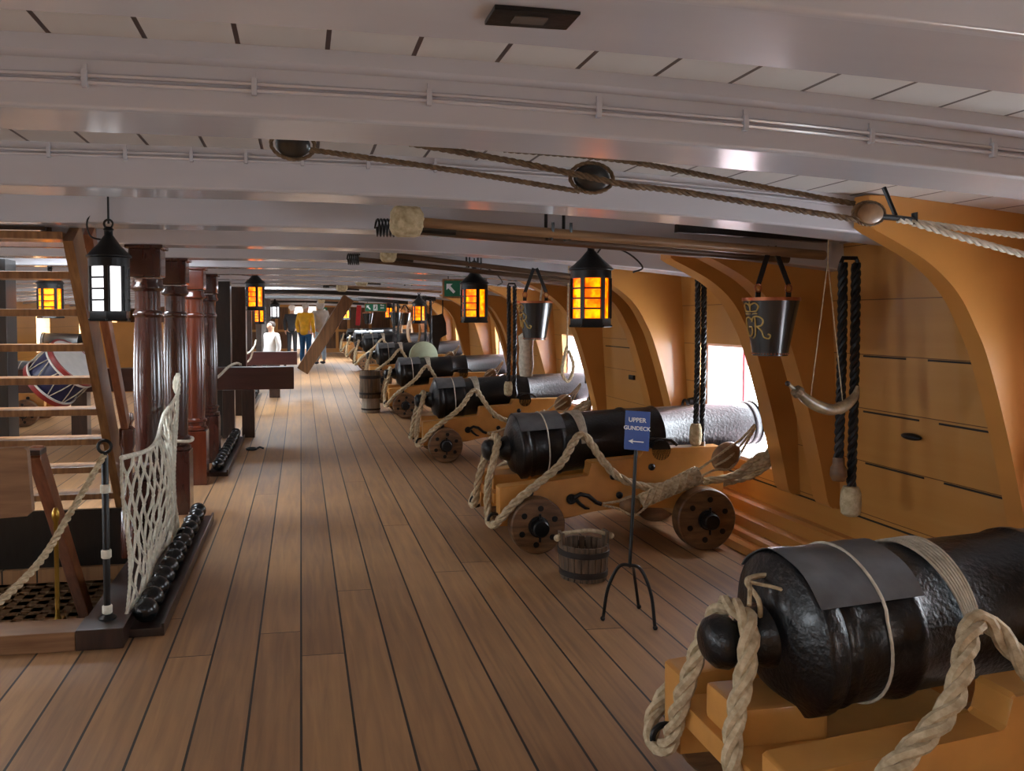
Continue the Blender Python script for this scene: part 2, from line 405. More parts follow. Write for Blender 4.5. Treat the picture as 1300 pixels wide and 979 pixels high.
# cable conduits clipped along the beam sides
def conduit(y, label, z=0.062, step=0.42):
    t = thing('cable_conduit', label, 'cable conduit', (0.5, y, cz(0.5)+z), 'cable conduits on the beams')
    for dz, nm in ((0.0, 'cable'), (0.016, 'cable')):
        b = B(); b.tube([(x, y-0.006, cz(x)+z+dz+0.001*math.sin(7*x+dz*300)) for x in [-3.2+0.12*i for i in range(55)]], 0.0055, 6)
        b.done(nm, 'beam', t)
    for i in range(14):
        x = -2.6+i*step+0.03*math.sin(i*5)
        b = B(); b.box((x, y-0.008, cz(x)+z+0.008), (0.014, 0.018, 0.042), bev=0.003); b.box((x, y-0.003, cz(x)+z+0.03), (0.008, 0.006, 0.03)); b.done('clip', 'beam', t)
conduit(2.02, 'pair of white painted cables clipped along the side of the nearer beam')
conduit(3.2, 'thin white painted cables clipped to the beam side behind the black rope blocks', z=0.118, step=0.24)

# hatch coaming overhead (dark lip round the opening above the ladder)
b = B()
b.box((-2.35, CH0-0.012, 2.215), (1.95, 0.06, 0.15), bev=0.006); b.box((CHX+0.02, (CH0+CH1)/2, 2.2), (0.06, CH1-CH0+0.02, 0.14), bev=0.006)
b.box((-2.35, CH1+0.02, 2.2), (1.95, 0.05, 0.14), bev=0.006)
struct(b.done('trim_1', 'dark'))
b = B()                                              # inner curb of that opening, ochre
b.box((-2.35, CH1+0.05, 2.52), (1.95, 0.06, 0.5)); b.box((CHX+0.03, (CH0+CH1)/2, 2.52), (0.06, CH1-CH0, 0.5)); b.box((-2.35, CH0-0.03, 2.52), (1.95, 0.06, 0.5)); b.box((-3.24, (CH0+CH1)/2, 2.52), (0.06, CH1-CH0, 0.5))
struct(b.done('trim_2', 'ochre'))

# ship's sides with gunports
PY = [-1.4+3.6*i for i in range(9)]                  # port centres
PY = [2.22-3.6, 2.22]+[5.8+3.6*i for i in range(7)]
PW = 0.5
def side_piece(b, y0, y1, z0, z1, sx, th=0.4):
    def X(z, out): return (wx(z)+out) if sx > 0 else -(6.1-0.0*z+out)
    P = []
    for z in (z0, z1):
        for x, y in ((X(z, 0), y0), (X(z, th), y0), (X(z, th), y1), (X(z, 0), y1)): P.append((x, y, z))
    b.hexa(P)
def side(sx, name):
    b = B(); edges = [-3.2]
    for y in PY: edges += [y-PW, y+PW]
    edges.append(30.3)
    for k in range(len(edges)-1):
        a, c = edges[k], edges[k+1]
        if k % 2 == 0: side_piece(b, a, c, -0.2, 2.42, sx)
        else:
            s_ = sheer((a+c)/2)
            side_piece(b, a, c, -0.2, 0.54+s_, sx); side_piece(b, a, c, 1.45+s_, 2.42, sx)
    return struct(b.done(name, 'ochre_wall', local=True, smooth=False))
side(1, 'wall_right'); side(-1, 'wall_left')
for k, y in enumerate(PY):                           # port linings, daylight glare put into their pink-white; red edge
    if k == 0: continue
    s_ = sheer(y); b = B(); t = 0.025
    x0, x1 = wx(1.0)+0.05, wx(1.0)+0.42
    for yy in (y-PW+t/2, y+PW-t/2): b.box(((x0+x1)/2, yy, 0.995+s_), (x1-x0, t, 0.91))
    b.box(((x0+x1)/2, y, 0.553+s_), (x1-x0, 2*PW-2*t, t)); b.box(((x0+x1)/2, y, 1.437+s_), (x1-x0, 2*PW-2*t, t))
    fr = struct(b.done('window_%d' % k, 'pinkw', smooth=False))
    b = B()
    for yy in (y-PW+t+0.012, y+PW-t-0.012): b.box((x1-0.03, yy, 0.995+s_), (0.03, 0.022, 0.84))
    b.done('window_frame', 'redp', fr, smooth=False)
# stepped waterway along the foot of the side
b = B()
prof = [(3.5, -0.12), (3.17, -0.12), (3.17, 0.0), (3.2, 0.02), (3.24, 0.02), (3.24, 0.06), (3.27, 0.075), (3.3, 0.075), (3.3, 0.15), (3.335, 0.165), (3.36, 0.165), (3.36, 0.25), (3.39, 0.265), (3.5, 0.265)]
ysn = [-3.2, 3, 8.5]+[9+1.0*i for i in range(22)]
rings = [[b.bm.verts.new((x, y, z+sheer(y))) for x, z in prof] for y in ysn]
for a, c in zip(rings, rings[1:]):
    for k in range(len(prof)-1): b.bm.faces.new((a[k], a[k+1], c[k+1], c[k]))
struct(b.done('baseboard_right', 'ochre', local=True, ang=25))
# painted-over caulk lines on the side between the ports
def seam(y0, y1, z):
    b = B(); b.bar((wx(z)-0.001, y0, z), (wx(z)-0.001, y1, z), 0.006, 0.011, (1, 0, 0)); return b
n = 3
for z, spans in ((1.43, ((3.5, 3.78), (3.94, 4.28))), (1.09, ((3.4, 3.72), (3.86, 4.3))), (0.77, ((3.32, 3.7), (3.84, 4.3))), (0.42, ((2.9, 4.55), (4.75, 5.9), (6.5, 8.6)))):
    for a, c in spans:
        struct(seam(a, c, z).done('trim_%d' % n, 'caulk')); n += 1
struct(seam(6.9, 8.4, 1.35).done('trim_%d' % n, 'caulk')); n += 1

# knees and riders
KP = [(2.45, 2.06), (2.60, 1.99), (2.74, 1.915), (2.85, 1.83), (2.93, 1.74), (3.0, 1.62), (3.06, 1.5), (3.13, 1.3), (3.19, 1.1), (3.25, 0.88), (3.31, 0.64), (3.35, 0.47), (3.385, 0.43), (3.46, 0.425)]
def knee(y, th=0.15, dx=0.0, foot=True):
    s_ = sheer(y); b = B()
    kp = [(x+dx, z+(s_*0.9 if z < 1.5 else s_*0.9*max(0, (2.06-z)/0.56))) for x, z in spl2(KP)]
    kp[0] = (kp[0][0], cz(kp[0][0])+0.02)
    poly = kp+[(wx(0.4)+0.03, kp[-1][1]), (wx(2.2)+0.03, 2.2), (kp[0][0], 2.2)]
    b.prism(poly, lambda a, c, t: V((a, t, c)), y, y+th, bev=0.014)
    return struct(b.done('trim_%d' % (100+int(y*10)), 'ochre', ang=35))
def spl2(p): return [(q.x, q.z) for q in spline([(x, 0, z) for x, z in p], 4)]
KY = [(3.1, 0.1), (4.55, 0.15), (4.97, 0.16), (6.55, 0.15), (6.98, 0.15), (8.48, 0.16), (10.2, 0.15), (11.75, 0.15), (12.15, 0.15), (13.8, 0.15), (15.7, 0.15), (17.4, 0.15), (18.9, 0.15), (21.0, 0.15), (22.6, 0.15), (24.6, 0.15), (26.2, 0.15), (-0.4, 0.15), (1.3, 0.15)]
for y, th in KY: knee(y, th)

# far bulkhead: ochre framing, brown boarding, an open doorway
def bulkhead():
    y = 30.0; f = sheer(y)
    b = B()
    for x0, x1 in ((-6.3, -0.42), (0.62, 3.7)): b.box(((x0+x1)/2, y+0.08, (f+2.3)/2+0.0), (x1-x0, 0.06, 2.3-f))
    b.box((0.1, y+0.08, 2.2), (1.04, 0.06, 0.2))
    struct(b.done('wall_far', 'panel', smooth=False))
    b = B()
    for x in (-4.2, -2.9, -1.6, -0.9, -0.42, 0.62, 1.35, 1.78, 2.6): b.box((x, y, (f+2.2)/2), (0.1, 0.1, 2.2-f))
    for x0, x1 in ((-4.2, -0.42), (0.62, 3.5)): b.box(((x0+x1)/2, y, f+0.83), (x1-x0, 0.08, 0.08)); b.box(((x0+x1)/2, y, f+0.08), (x1-x0, 0.08, 0.16)); b.box(((x0+x1)/2, y, 2.12), (x1-x0, 0.08, 0.1))
    struct(b.done('trim_60', 'ochre', smooth=False))
    b = B(); b.box((0.3, 33.9, 1.2), (6, 0.1, 2.3)); struct(b.done('wall_beyond', 'whitecloth', smooth=False))
bulkhead()
b = B(); b.box((-1.35, -3.25, 1.1), (10.7, 0.1, 2.7))   # unseen wall behind the viewer, added to cut light from aft
struct(b.done('wall_rear', 'ochre', smooth=False))
b = B()                                              # sides of the space below the hatch
for c, d in (((-2.3, 3.05, -0.95), (3.6, 0.1, 1.75)), ((-2.3, 8.15, -0.95), (3.6, 0.1, 1.75)), ((-4.05, 5.6, -0.95), (0.1, 5.2, 1.75)), ((-0.55, 5.6, -0.95), (0.1, 5.2, 1.75))): b.box(c, d)
struct(b.done('wall_lower', 'panel', smooth=False))

# partition on the port side, ochre, seen between the ladder and the pillars
b = B(); b.box((-2.5, 12.4, sheer(12.4)+1.02), (0.9, 0.05, 1.05)); struct(b.done('wall_partition', 'ochre', smooth=False))

# lower deck seen down the hatch
b = B(); b.box((-2.3, 5.6, -1.75), (3.4, 5.0, 0.1)); struct(b.done('floor_lower', 'deckgrey', smooth=False))
b = B()
for i in range(10): b.box((-2.55+0.14*i, 5.95, -0.42), (0.075, 1.1, 0.05))
for j in range(8): b.box((-1.92, 5.45+0.14*j, -0.42), (1.4, 0.075, 0.05))
for x, y in ((-2.58, 5.4), (-1.26, 5.4), (-2.58, 6.48), (-1.26, 6.48)): b.box((x, y, -1.07), (0.07, 0.07, 1.26))
g = b.done('deck_grating', 'palewood', smooth=False); tag(g, 'pale wooden lattice grating seen down through the open hatch', 'grating')
b = B(); b.box((-2.3, HY0-0.05, -0.15), (2.5, 0.1, 0.14)); struct(b.done('trim_61', 'palewood', smooth=False))

# ------------------------------------------------------------------ hatch coaming, ball racks, netting
t = thing('hatch_coaming', 'low wooden hatch coaming at the foot of the rope netting', 'coaming', (-2.2, 4.2, 0))
b = B(); b.box((-2.43, 4.2, 0.05), (2.62, 0.19, 0.1), bev=0.008); lab(b.done('front_timber', 'board', t), 'paler brown front timber')
b = B(); b.box((-1.005, 4.2, 0.053), (0.23, 0.2, 0.106), bev=0.008); b.done('corner_block', 'dark', t)
b = B(); b.box((-1.005, 4.97, 0.05), (0.22, 1.34, 0.1), bev=0.008); b.done('side_timber', 'dark', t)
b = B(); b.box((-2.35, HY1+0.05, 0.19), (2.4, 0.04, 0.38), bev=0.006); b.done('rear_board', 'black', t)

def ball_rack(x, y0, y1, n, label, rlabel, group):
    w = 0.19; yc = (y0+y1)/2
    r = 0.064; z0 = fz(x, yc)
    t = thing('shot_rack', rlabel, 'shot rack', (x, yc, z0))
    b = B(); b.box((x, yc, z0+0.022), (w, y1-y0, 0.044), bev=0.006); b.done('base_board', 'dark', t)
    for s_ in (-1, 1):
        b = B(); b.box((x+s_*(w/2-0.008), yc, z0+0.052), (0.016, y1-y0, 0.03), bev=0.004); b.done('side_rail', 'dark', t)
    o0 = None
    for i in range(n):
        y = y0+0.1+(y1-y0-0.2)*i/(n-1)
        if o0 is None:
            b = B(); b.ball((x-0.015, y, z0+0.044+r), r, 24, 14); o0 = tag(b.done('cannonball', 'shot'), label, 'cannonball', group)
        else:
            c = o0.copy(); COL.objects.link(c); c.location = (x-0.015+0.004*math.sin(i*3), y, o0.location.z); c['label'] = label
for args in ((-0.81, 4.23, 6.62, 13, 'black iron cannonball in the front rack beside the rope netting', 'long dark wooden rack holding cannonballs beside the rope netting', 'cannonballs in the front rack'),
             (-0.86, 8.45, 11.0, 13, 'black iron cannonball in the second rack, behind the turned pillars', 'dark wooden rack of cannonballs beyond the turned pillars', 'cannonballs in the second rack'),
             (-0.86, 13.3, 15.8, 10, 'small black cannonball in the far rack past the bitts', 'far dark rack of cannonballs past the bitts', 'cannonballs in the far rack')):
    ball_rack(args[0], args[1], args[2], args[3], args[4], args[5], args[6])

def stanchion(x, y, label, z1=0.97, zb=0.1):
    t = thing('stanchion', label, 'stanchion', (x, y, zb))
    b = B(); b.lathe([(0.045, 0), (0.045, 0.012), (0.02, 0.03), (0.018, 0.05)], (x, y, zb), (0, 0, 1), 16); b.lathe([(0.018, 0.0), (0.018, z1-zb-0.02), (0.01, z1-zb)], (x, y, zb), (0, 0, 1), 14); b.done('post', 'metal', t)
    b = B(); b.tube([(x+0.032*math.cos(a), y, z1+0.03+0.032*math.sin(a)) for a in [2*PI*i/18 for i in range(18)]], 0.009, 8, closed=True); b.done('ring', 'metal', t)
    for z in (zb+0.03, 0.42, 0.76):
        b = B(); b.lathe([(0.02, 0), (0.026, 0.006), (0.026, 0.04), (0.02, 0.046)], (x, y, z), (0, 0, 1), 14); lab(b.done('lashing', 'net', t), 'white cord lashing')
    return t
stanchion(-1.0, 4.25, 'black iron stanchion with a ring top at the near end of the rope netting')

def netting():
    b = B(); rnd = random.Random(3)
    NU, NV = 12, 8
    def P(u, v):
        y = 4.3+1.72*(u**0.85); top = 0.93-0.12*math.sin(PI*min(1, u*1.5))*0.5+0.17*u*u; bot = 0.105
        vv = v**1.05
        z = bot+(top-bot)*vv
        x = -0.915+0.05*math.sin(PI*u)*math.sin(PI*v*0.9)+0.015*math.sin(9*u+5*v)
        return V((x, y+0.03*math.sin(6*v+u*9)*(1-v), z))
    K = {}
    for i in range(NU+1):
        for j in range(NV+1):
            u = (i+(0.5 if j % 2 else 0.0))/(NU+0.5); u = min(1, max(0, u+rnd.uniform(-.016, .016))); v = min(1, max(0, j/NV+(rnd.uniform(-.02, .02) if 0 < j < NV else 0)))
            K[i, j] = P(u, v)
    for (i, j), p in K.items():
        b.ball(p, 0.0125, 6, 4)
        if j < NV:
            o = 1 if j % 2 else 0
            for ii in (i-1+o, i+o):
                if (ii, j+1) in K:
                    q = K[ii, j+1]; mid = (p+q)/2+V((rnd.uniform(-.008, .008), rnd.uniform(-.008, .008), -0.004))
                    b.tube([p, mid, q], 0.0078, 5)
    b.rope([P(u/12, 1.0) for u in range(13)], 0.014); b.rope([P(u/12, 0.0) for u in range(13)], 0.010)
    b.rope([P(1.0, v/8) for v in range(9)], 0.012); b.rope([P(0.0, v/8) for v in range(9)], 0.009)
    e = P(1, 1)
    b.rope([e, e+V((-0.03, 0.06, 0.06)), e+V((-0.02, 0.12, 0.13)), e+V((0.0, 0.06, 0.12)), e+V((0.005, 0.0, 0.0))], 0.016)
    return tag(b.done('rope_netting', 'net'), 'off-white knotted rope netting stretched along the hatch above the cannonballs', 'netting')
netting()
stanchion(-1.85, 2.5, 'iron stanchion holding the near end of the rope barrier', 0.8, 0.0)
b = B(); b.rope([(-1.0, 4.23, 0.955), (-1.06, 3.9, 0.77), (-1.12, 3.5, 0.6), (-1.25, 3.05, 0.53), (-1.5, 2.75, 0.62), (-1.85, 2.5, 0.80)], 0.017)
tag(b.done('barrier_rope', 'hemp'), 'thick hemp barrier rope sagging from the stanchion ring towards the lower left', 'rope')

# ------------------------------------------------------------------ turned pillars
def pillar(y, label, m, x=-1.05):
    f = fz(x, y); top = 2.16
    t = thing('turned_pillar', label, 'pillar', (x, y, f), 'turned mahogany pillars')
    b = B(); b.box((x, y, f+0.27), (0.235, 0.235, 0.54), bev=0.012); b.done('base_block', m, t)
    k = f
    prof = [(0.105, 0.54), (0.118, 0.55), (0.118, 0.575), (0.098, 0.59), (0.098, 0.62), (0.112, 0.63), (0.112, 0.65), (0.092, 0.665), (0.096, 0.9), (0.104, 1.15), (0.101, 1.35), (0.09, 1.6), (0.086, 1.665), (0.095, 1.675), (0.1, 1.69), (0.095, 1.705), (0.084, 1.715), (0.084, 1.845), (0.1, 1.855), (0.113, 1.865), (0.113, 1.88), (0.1, 1.9), (0.1, 1.93)]
    pr = []
    for r, z in prof: pr.append((r, z))
    b = B(); b.lathe(pr, (x, y, k), (0, 0, 1), 32); b.done('shaft', m, t)
    b = B(); z0 = k+1.9
    b.box((x, y, (z0+0.04+top-0.02)/2), (0.215, 0.215, top-0.02-z0-0.04), bev=0.02); b.box((x, y, top-0.012), (0.25, 0.25, 0.024), bev=0.005); b.done('capital_block', m, t)
pillar(5.74, 'dark turned mahogany pillar nearest the rope netting, behind the white lantern', 'mahog')
pillar(6.95, 'turned mahogany pillar with a white rope turn round its foot, second from the netting', 'mahog')
pillar(8.15, 'reddish turned pillar, third in the row from the netting', 'mahogred')
pillar(9.35, 'slim-looking turned pillar, fourth and last of the turned row', 'mahog')
b = B(); b.tube([(-1.05+0.128*math.cos(a)*1.02, 6.95+0.128*math.sin(a)*1.02, 0.625+0.006*math.sin(3*a)) for a in [2*PI*i/28 for i in range(28)]], 0.013, 8, closed=True)
tag(b.done('rope_turn', 'cord'), 'turn of white rope lashed round the foot of the second turned pillar', 'rope')

# square dark posts, bitts and cross timbers
def post(x, y, w, label, m='black', d=None, top=2.17, bot=None, name='wooden_post'):
    z0 = fz(x, y) if bot is None else bot
    b = B(); b.box((x, y, (z0+top)/2), (w, d or w, top-z0), bev=0.008)
    return tag(b.done(name, m), label, 'post')
post(-1.08, 11.35, 0.23, 'tall black square post just behind the near dark cross timber')
post(-1.0, 13.2, 0.24, 'dark brown square post between the two cross timbers', 'dark')
post(-2.62, 7.4, 0.26, 'broad black square post at the left behind the ladder')
for k, (px, y) in enumerate(((329, 17.0), (335, 19.4), (341, 21.6), (316, 15.9))):
    p = at(px, 440, y); post(p.x, y, 0.12, ['grey slim post below the far amber lantern', 'slim grey post next beyond the seated person', 'farthest slim grey post in the pillar row', 'slim dark post close behind the second cross timber'][k], 'steelgrey' if k < 3 else 'dark')
def bitt(x, y, label, w=0.2, top=0.76):
    return post(x, y, w, label, 'dark', top=top, name='bitt_post')
bitt(-0.72, 11.1, 'short dark bitt post under the near cross timber, at the aisle side', 0.17, fz(-.72, 11.1)+0.66)
bitt(-0.98, 11.08, 'short dark bitt post under the near cross timber, beside the black post', 0.16, fz(-.98, 11.08)+0.66)
bitt(-0.5, 15.3, 'short bitt post under the far cross timber', 0.2, sheer(15.3)+0.62)
bitt(-2.9, 11.1, 'bitt post under the near cross timber, behind the ladder', 0.2, sheer(11.1)+0.66)
b = B(); b.box((-2.05, 11.1, sheer(11.1)+0.66+0.155), (3.9, 0.2, 0.31), bev=0.012); tag(b.done('cross_timber', 'timber'), 'long dark reddish cross timber jutting into the aisle by the turned pillars', 'timber')
b = B(); b.box((-1.6, 15.3, sheer(15.3)+0.62+0.125), (3.05, 0.2, 0.25), bev=0.012); tag(b.done('cross_timber', 'timber'), 'second dark cross timber farther down the aisle, below the seated person', 'timber')
b = B(); b.bar((0.02, 15.53, sheer(15.53)+0.47), (0.93, 15.53, 2.06), 0.2, 0.24, (0, 1, 0), 0.015); t = b.done('diagonal_brace', 'dark')
t.data.materials[0] = M['panel']; tag(t, 'thick diagonal brown timber brace leaning across the aisle in front of the visitors', 'brace')
p0 = at(254, 487, 9.6); p1 = at(300, 461, 10.9)
b = B(); b.rope([at(258, 487, 9.7), at(275, 480, 10.1), at(290, 466, 10.6), at(300, 461.5, 10.95), at(306, 463, 11.05)], 0.019); tag(b.done('white_rope', 'cord'), 'white rope running from the last turned pillar over the near cross timber', 'rope')
b = B(); b.rope([at(290, 449, 13.5), at(312, 450, 13.7), at(322, 441, 14.2), at(325, 432, 14.6)], 0.016); b.rope([at(322, 441, 14.2), at(318, 455, 14.4), at(310, 463, 14.6)], 0.016); tag(b.done('white_rope', 'cord'), 'white rope hanging behind the dark posts at the second cross timber', 'rope')
# ring bolt lying on the deck
p = V((-0.62, 10.07, fz(-.62, 10.07)))
t = thing('deck_ring_bolt', 'black iron ring lying on the deck past the second cannonball rack', 'ring bolt', p)
b = B(); b.tube([p+V((0.06*math.cos(a), 0.06*math.sin(a), 0.016)) for a in [2*PI*i/20 for i in range(20)]], 0.014, 8, closed=True); b.done('ring', 'metal', t)
b = B(); b.tube([p+V((0.06, 0, 0.016)), p+V((0.1, 0.0, 0.035)), p+V((0.15, -0.01, 0.016))], 0.013, 8); b.done('shank', 'metal', t)

# ------------------------------------------------------------------ ladder and rails
LT = (4.61, 2.13); LB = (5.98, 0.02)
def lp(k): return V((0, LT[0]+(LB[0]-LT[0])*k, LT[1]+(LB[1]-LT[1])*k))
t = thing('companion_ladder', 'varnished wooden companion ladder rising at the left to the hatch overhead', 'ladder', (-1.7, 5.7, 0))
for x in (-1.235, -2.2):
    b = B(); b.bar((x, LT[0], LT[1]), (x, LB[0], LB[1]), 0.055, 0.2, (1, 0, 0), 0.006); b.done('stringer', 'oak', t)
for i in range(10):
    q = lp((i+0.12)/10.2)
    b = B(); b.box((-1.718, q.y, q.z), (0.912, 0.19, 0.042), bev=0.006); b.done('tread', 'oak', t)
t = thing('handrail', 'reddish varnished ladder handrail ending at a small turned newel', 'handrail', (-1.13, 5.4, 0.05))
b = B(); b.bar((-1.12, 4.5, 2.13), (-1.12, 5.32, 0.97), 0.05, 0.085, (1, 0, 0), 0.012); b.done('rail', 'rail', t)
b = B(); b.lathe([(0.05, 0.0), (0.05, 0.3), (0.03, 0.33), (0.045, 0.37), (0.03, 0.42), (0.03, 0.6), (0.045, 0.66), (0.035, 0.7), (0.05, 0.74), (0.05, 0.84), (0.03, 0.86), (0.045, 0.9), (0.04, 0.94), (0, 0.95)], (-1.12, 5.36, 0.1), (0, 0, 1), 18); b.done('newel', 'mahogred', t)
t = thing('lower_handrail', 'dark brown wooden rail post sloping down into the hatch behind the barrier rope', 'handrail', (-1.42, 5.4, -0.3))
b = B(); b.bar((-1.41, 4.5, 0.945), (-1.41, 5.48, -0.35), 0.07, 0.1, (1, 0, 0), 0.012); b.done('rail', 'rail', t)
b = B(); b.box((-1.41, 4.5, 0.945), (0.082, 0.11, 0.03), bev=0.008); b.done('end_cap', 'dark', t)
b = B(); b.lathe([(0.02, 0), (0.013, 0.02), (0.013, 0.55), (0.022, 0.57), (0.022, 0.6), (0.01, 0.63)], (-1.35, 4.62, -0.02), (0, 0, 1), 12); b.box((-1.35, 4.5, -0.03), (0.06, 0.34, 0.02)); t = b.done('brass_rod', 'brass'); tag(t, 'upright brass rod in the hatch behind the netting stanchion', 'rod')
t = thing('notice_board', 'plain brown wooden board at the left edge in front of the ladder', 'board', (-1.75, 3.45, 0))
b = B(); b.prism([(-2.6, 1.09), (-1.12, 1.135), (-1.105, 1.12), (-1.09, 0.87), (-1.11, 0.85), (-2.6, 0.78)], lambda a, c, q: V((a, q, c)), 3.42, 3.46, 0.004); b.done('panel', 'board', t)
b = B(); b.box((-1.9, 3.49, 0.5), (0.06, 0.05, 1.0), bev=0.005); b.box((-1.9, 3.46, 0.015), (0.4, 0.3, 0.03), bev=0.005); b.done('stand', 'dark', t)

# ------------------------------------------------------------------ cannon (barrel axis along +X)
def ring_path(c, r, n=20, ax='x', a0=0, a1=2*PI):
    P = []
    for i in range(n):
        a = a0+(a1-a0)*i/(n if abs(a1-a0-2*PI) < 1e-6 else n-1)
        P.append(V(c)+(V((0, r*math.cos(a), r*math.sin(a))) if ax == 'x' else V((r*math.cos(a), 0, r*math.sin(a)))))
    return P
EL = math.radians(4.3)
def gun_axis(s): return V((1.61+s*math.cos(EL), 0, 0.675+s*math.sin(EL)))
def make_cannon(label):
    """local frame: x is the ship's x, y from the gun's axis, z above the deck"""
    t = thing('cannon', label, 'cannon', (0, 0, 0), 'black cannons on ochre carriages')
    ax = V((math.cos(EL), 0, math.sin(EL)))
    b = B()
    pr = [(0.0, -0.262), (0.05, -0.258), (0.075, -0.235), (0.083, -0.205), (0.075, -0.175), (0.055, -0.155), (0.05, -0.14), (0.075, -0.12), (0.09, -0.09), (0.1, -0.065), (0.15, -0.055), (0.2, -0.03), (0.236, -0.008), (0.248, 0.0), (0.25, 0.012), (0.25, 0.05), (0.24, 0.06), (0.232, 0.075), (0.238, 0.09), (0.238, 0.105), (0.23, 0.12), (0.228, 0.28), (0.236, 0.29), (0.238, 0.305), (0.236, 0.32), (0.225, 0.335), (0.214, 0.84), (0.224, 0.85), (0.225, 0.875), (0.214, 0.885), (0.204, 1.1), (0.212, 1.11), (0.212, 1.13), (0.2, 1.14), (0.176, 1.75), (0.166, 1.9), (0.172, 1.905), (0.175, 1.92), (0.17, 1.935), (0.168, 1.955), (0.178, 1.965), (0.172, 1.985), (0.08, 1.985), (0.078, 1.8)]
    b.lathe(pr, gun_axis(0), ax, 40, caps=False)
    c = gun_axis(1.02)+V((0, 0, -0.07)); b.cyl(c+V((0, -0.36, 0)), c+V((0, 0.36, 0)), 0.075, seg=20)
    brl = b.done('barrel', 'iron', t, local=True, ang=50)
    # sheet apron over the vent, tied down
    b = B(); q = V((0, 0, 1)).rotation_difference(ax)
    def sp(s, a, r): return gun_axis(s)+q @ V((-r*math.cos(a)*1.0, r*math.sin(a), 0))
    def rad(s): return 0.2545 if s < 0.06 else (0.2545-(s-0.06)*0.12 if s < 0.14 else 0.245)
    SS = [0.0, 0.03, 0.07, 0.12, 0.2, 0.28, 0.34]
    AA = [-0.95+1.9*i/18 for i in range(19)]
    G = [[b.bm.verts.new(sp(s, a, rad(s)+0.0025*math.sin(a*9+s*20))) for a in AA] for s in SS]
    for A_, C_ in zip(G, G[1:]):
        for i in range(18): b.bm.faces.new((A_[i], A_[i+1], C_[i+1], C_[i]))
    r_ = bmesh.ops.extrude_face_region(b.bm, geom=b.bm.faces[:])
    for g in r_['geom']:
        if isinstance(g, bmesh.types.BMVert): g.co += (g.co-gun_axis(0.15)).normalized()*0.004
    apron = b.done('vent_apron', 'lead', brl, local=True); lab(apron, 'grey sheet lead apron tied over the vent')
    b = B(); b.tube([sp(0.2, a, 0.2335+0.0185*smooth((1.25-abs(a))/0.3)) for a in [-PI+2*PI*i/48 for i in range(48)]], 0.0048, 6, closed=True); lab(b.done('cord', 'cord', brl, local=True), 'white cord tied round the breech')
    # seizing that holds the breeching to the gun's side
    b = B()
    for k in range(7):
        b.tube([sp(0.475+0.0145*(k-3)*(1-0.5*min(1, max(0, -a/1.3))), a, 0.2275-0.012*min(1, max(0, (a+1.0)*0))+0.005) for a in [-1.5+2.5*i/24 for i in range(25)]], 0.0048, 6)
    lab(b.done('rope_seizing', 'cord', brl, local=True), 'white whipping that holds the breeching rope')
    # carriage
    def cheek_poly():
        return [(1.40, 0.165), (1.395, 0.44), (1.41, 0.45), (2.06, 0.50), (2.075, 0.515), (2.075, 0.60), (2.09, 0.612), (2.46, 0.622), (2.475, 0.635), (2.475, 0.685), (2.49, 0.697), (3.1, 0.70), (3.13, 0.67), (3.13, 0.25), (2.85, 0.235), (2.35, 0.27), (2.1, 0.245), (1.92, 0.205), (1.75, 0.2), (1.6, 0.165)]
    for s_ in (-1, 1):
        b = B(); b.prism(cheek_poly(), lambda a, c, q: V((a, q, c)), s_*0.24, s_*0.36, 0.01)
        y = s_*0.37; n0 = set(b.bm.faces)
        for x, z in ((1.62, 0.4), (2.25, 0.5), (2.55, 0.56), (2.9, 0.5), (2.62, 0.36), (2.3, 0.36)): b.lathe([(0.026, 0), (0.026, 0.012), (0.014, 0.02), (0, 0.021)], (x, s_*0.358, z), (0, s_, 0), 10)
        b.mark(n0); ck = b.done('carriage_cheek', ['carr', 'metal'], t, local=True, ang=30)
        b = B(); b.tube(ring_path((1.93, y, 0.345), 0.028, ax='y'), 0.011, 8, closed=True); b.cyl((1.93, s_*0.36, 0.345), (1.93, s_*0.375, 0.345), 0.035, seg=12)
        b.tube([(1.95, y+s_*0.01, 0.36), (1.99, y+s_*0.02, 0.385), (2.05, y+s_*0.02, 0.37), (2.11, y+s_*0.02, 0.32), (2.15, y+s_*0.02, 0.305)], 0.016, 8); b.tube([(1.96, y+s_*0.015, 0.345), (1.99, y+s_*0.02, 0.31), (2.03, y+s_*0.02, 0.28), (2.06, y+s_*0.02, 0.275)], [0.014, 0.013, 0.011, 0.006], 8)
        b.done('tackle_hook', 'metal', ck, local=True)
        b = B(); b.tube(ring_path((1.372, s_*0.3, 0.2), 0.045, ax='y'), 0.011, 8, closed=True); b.done('ring_bolt', 'metal', ck, local=True)
        b = B(); b.tube([(2.45, s_*0.255, 0.71), (2.5, s_*0.3, 0.745), (2.62, s_*0.3, 0.755), (2.73, s_*0.3, 0.745), (2.78, s_*0.3, 0.71)], 0.014, 8); b.done('trunnion_cap', 'metal', ck, local=True)
    b = B(); b.box((1.62, 0, 0.19), (0.13, 0.74, 0.14), bev=0.01); b.done('rear_axletree', 'carr', t, local=True)
    b = B(); b.box((2.93, 0, 0.2), (0.14, 0.74, 0.15), bev=0.01); b.done('front_axletree', 'carr', t, local=True)
    b = B(); b.box((1.83, 0, 0.34), (0.9, 0.475, 0.075), bev=0.008); b.box((1.56, 0, 0.43), (0.3, 0.2, 0.12), bev=0.02); b.done('stool_bed', 'carr', t, local=True)
    b = B(); b.box((2.9, 0, 0.42), (0.12, 0.475, 0.25), bev=0.008); b.done('transom', 'carr', t, local=True)
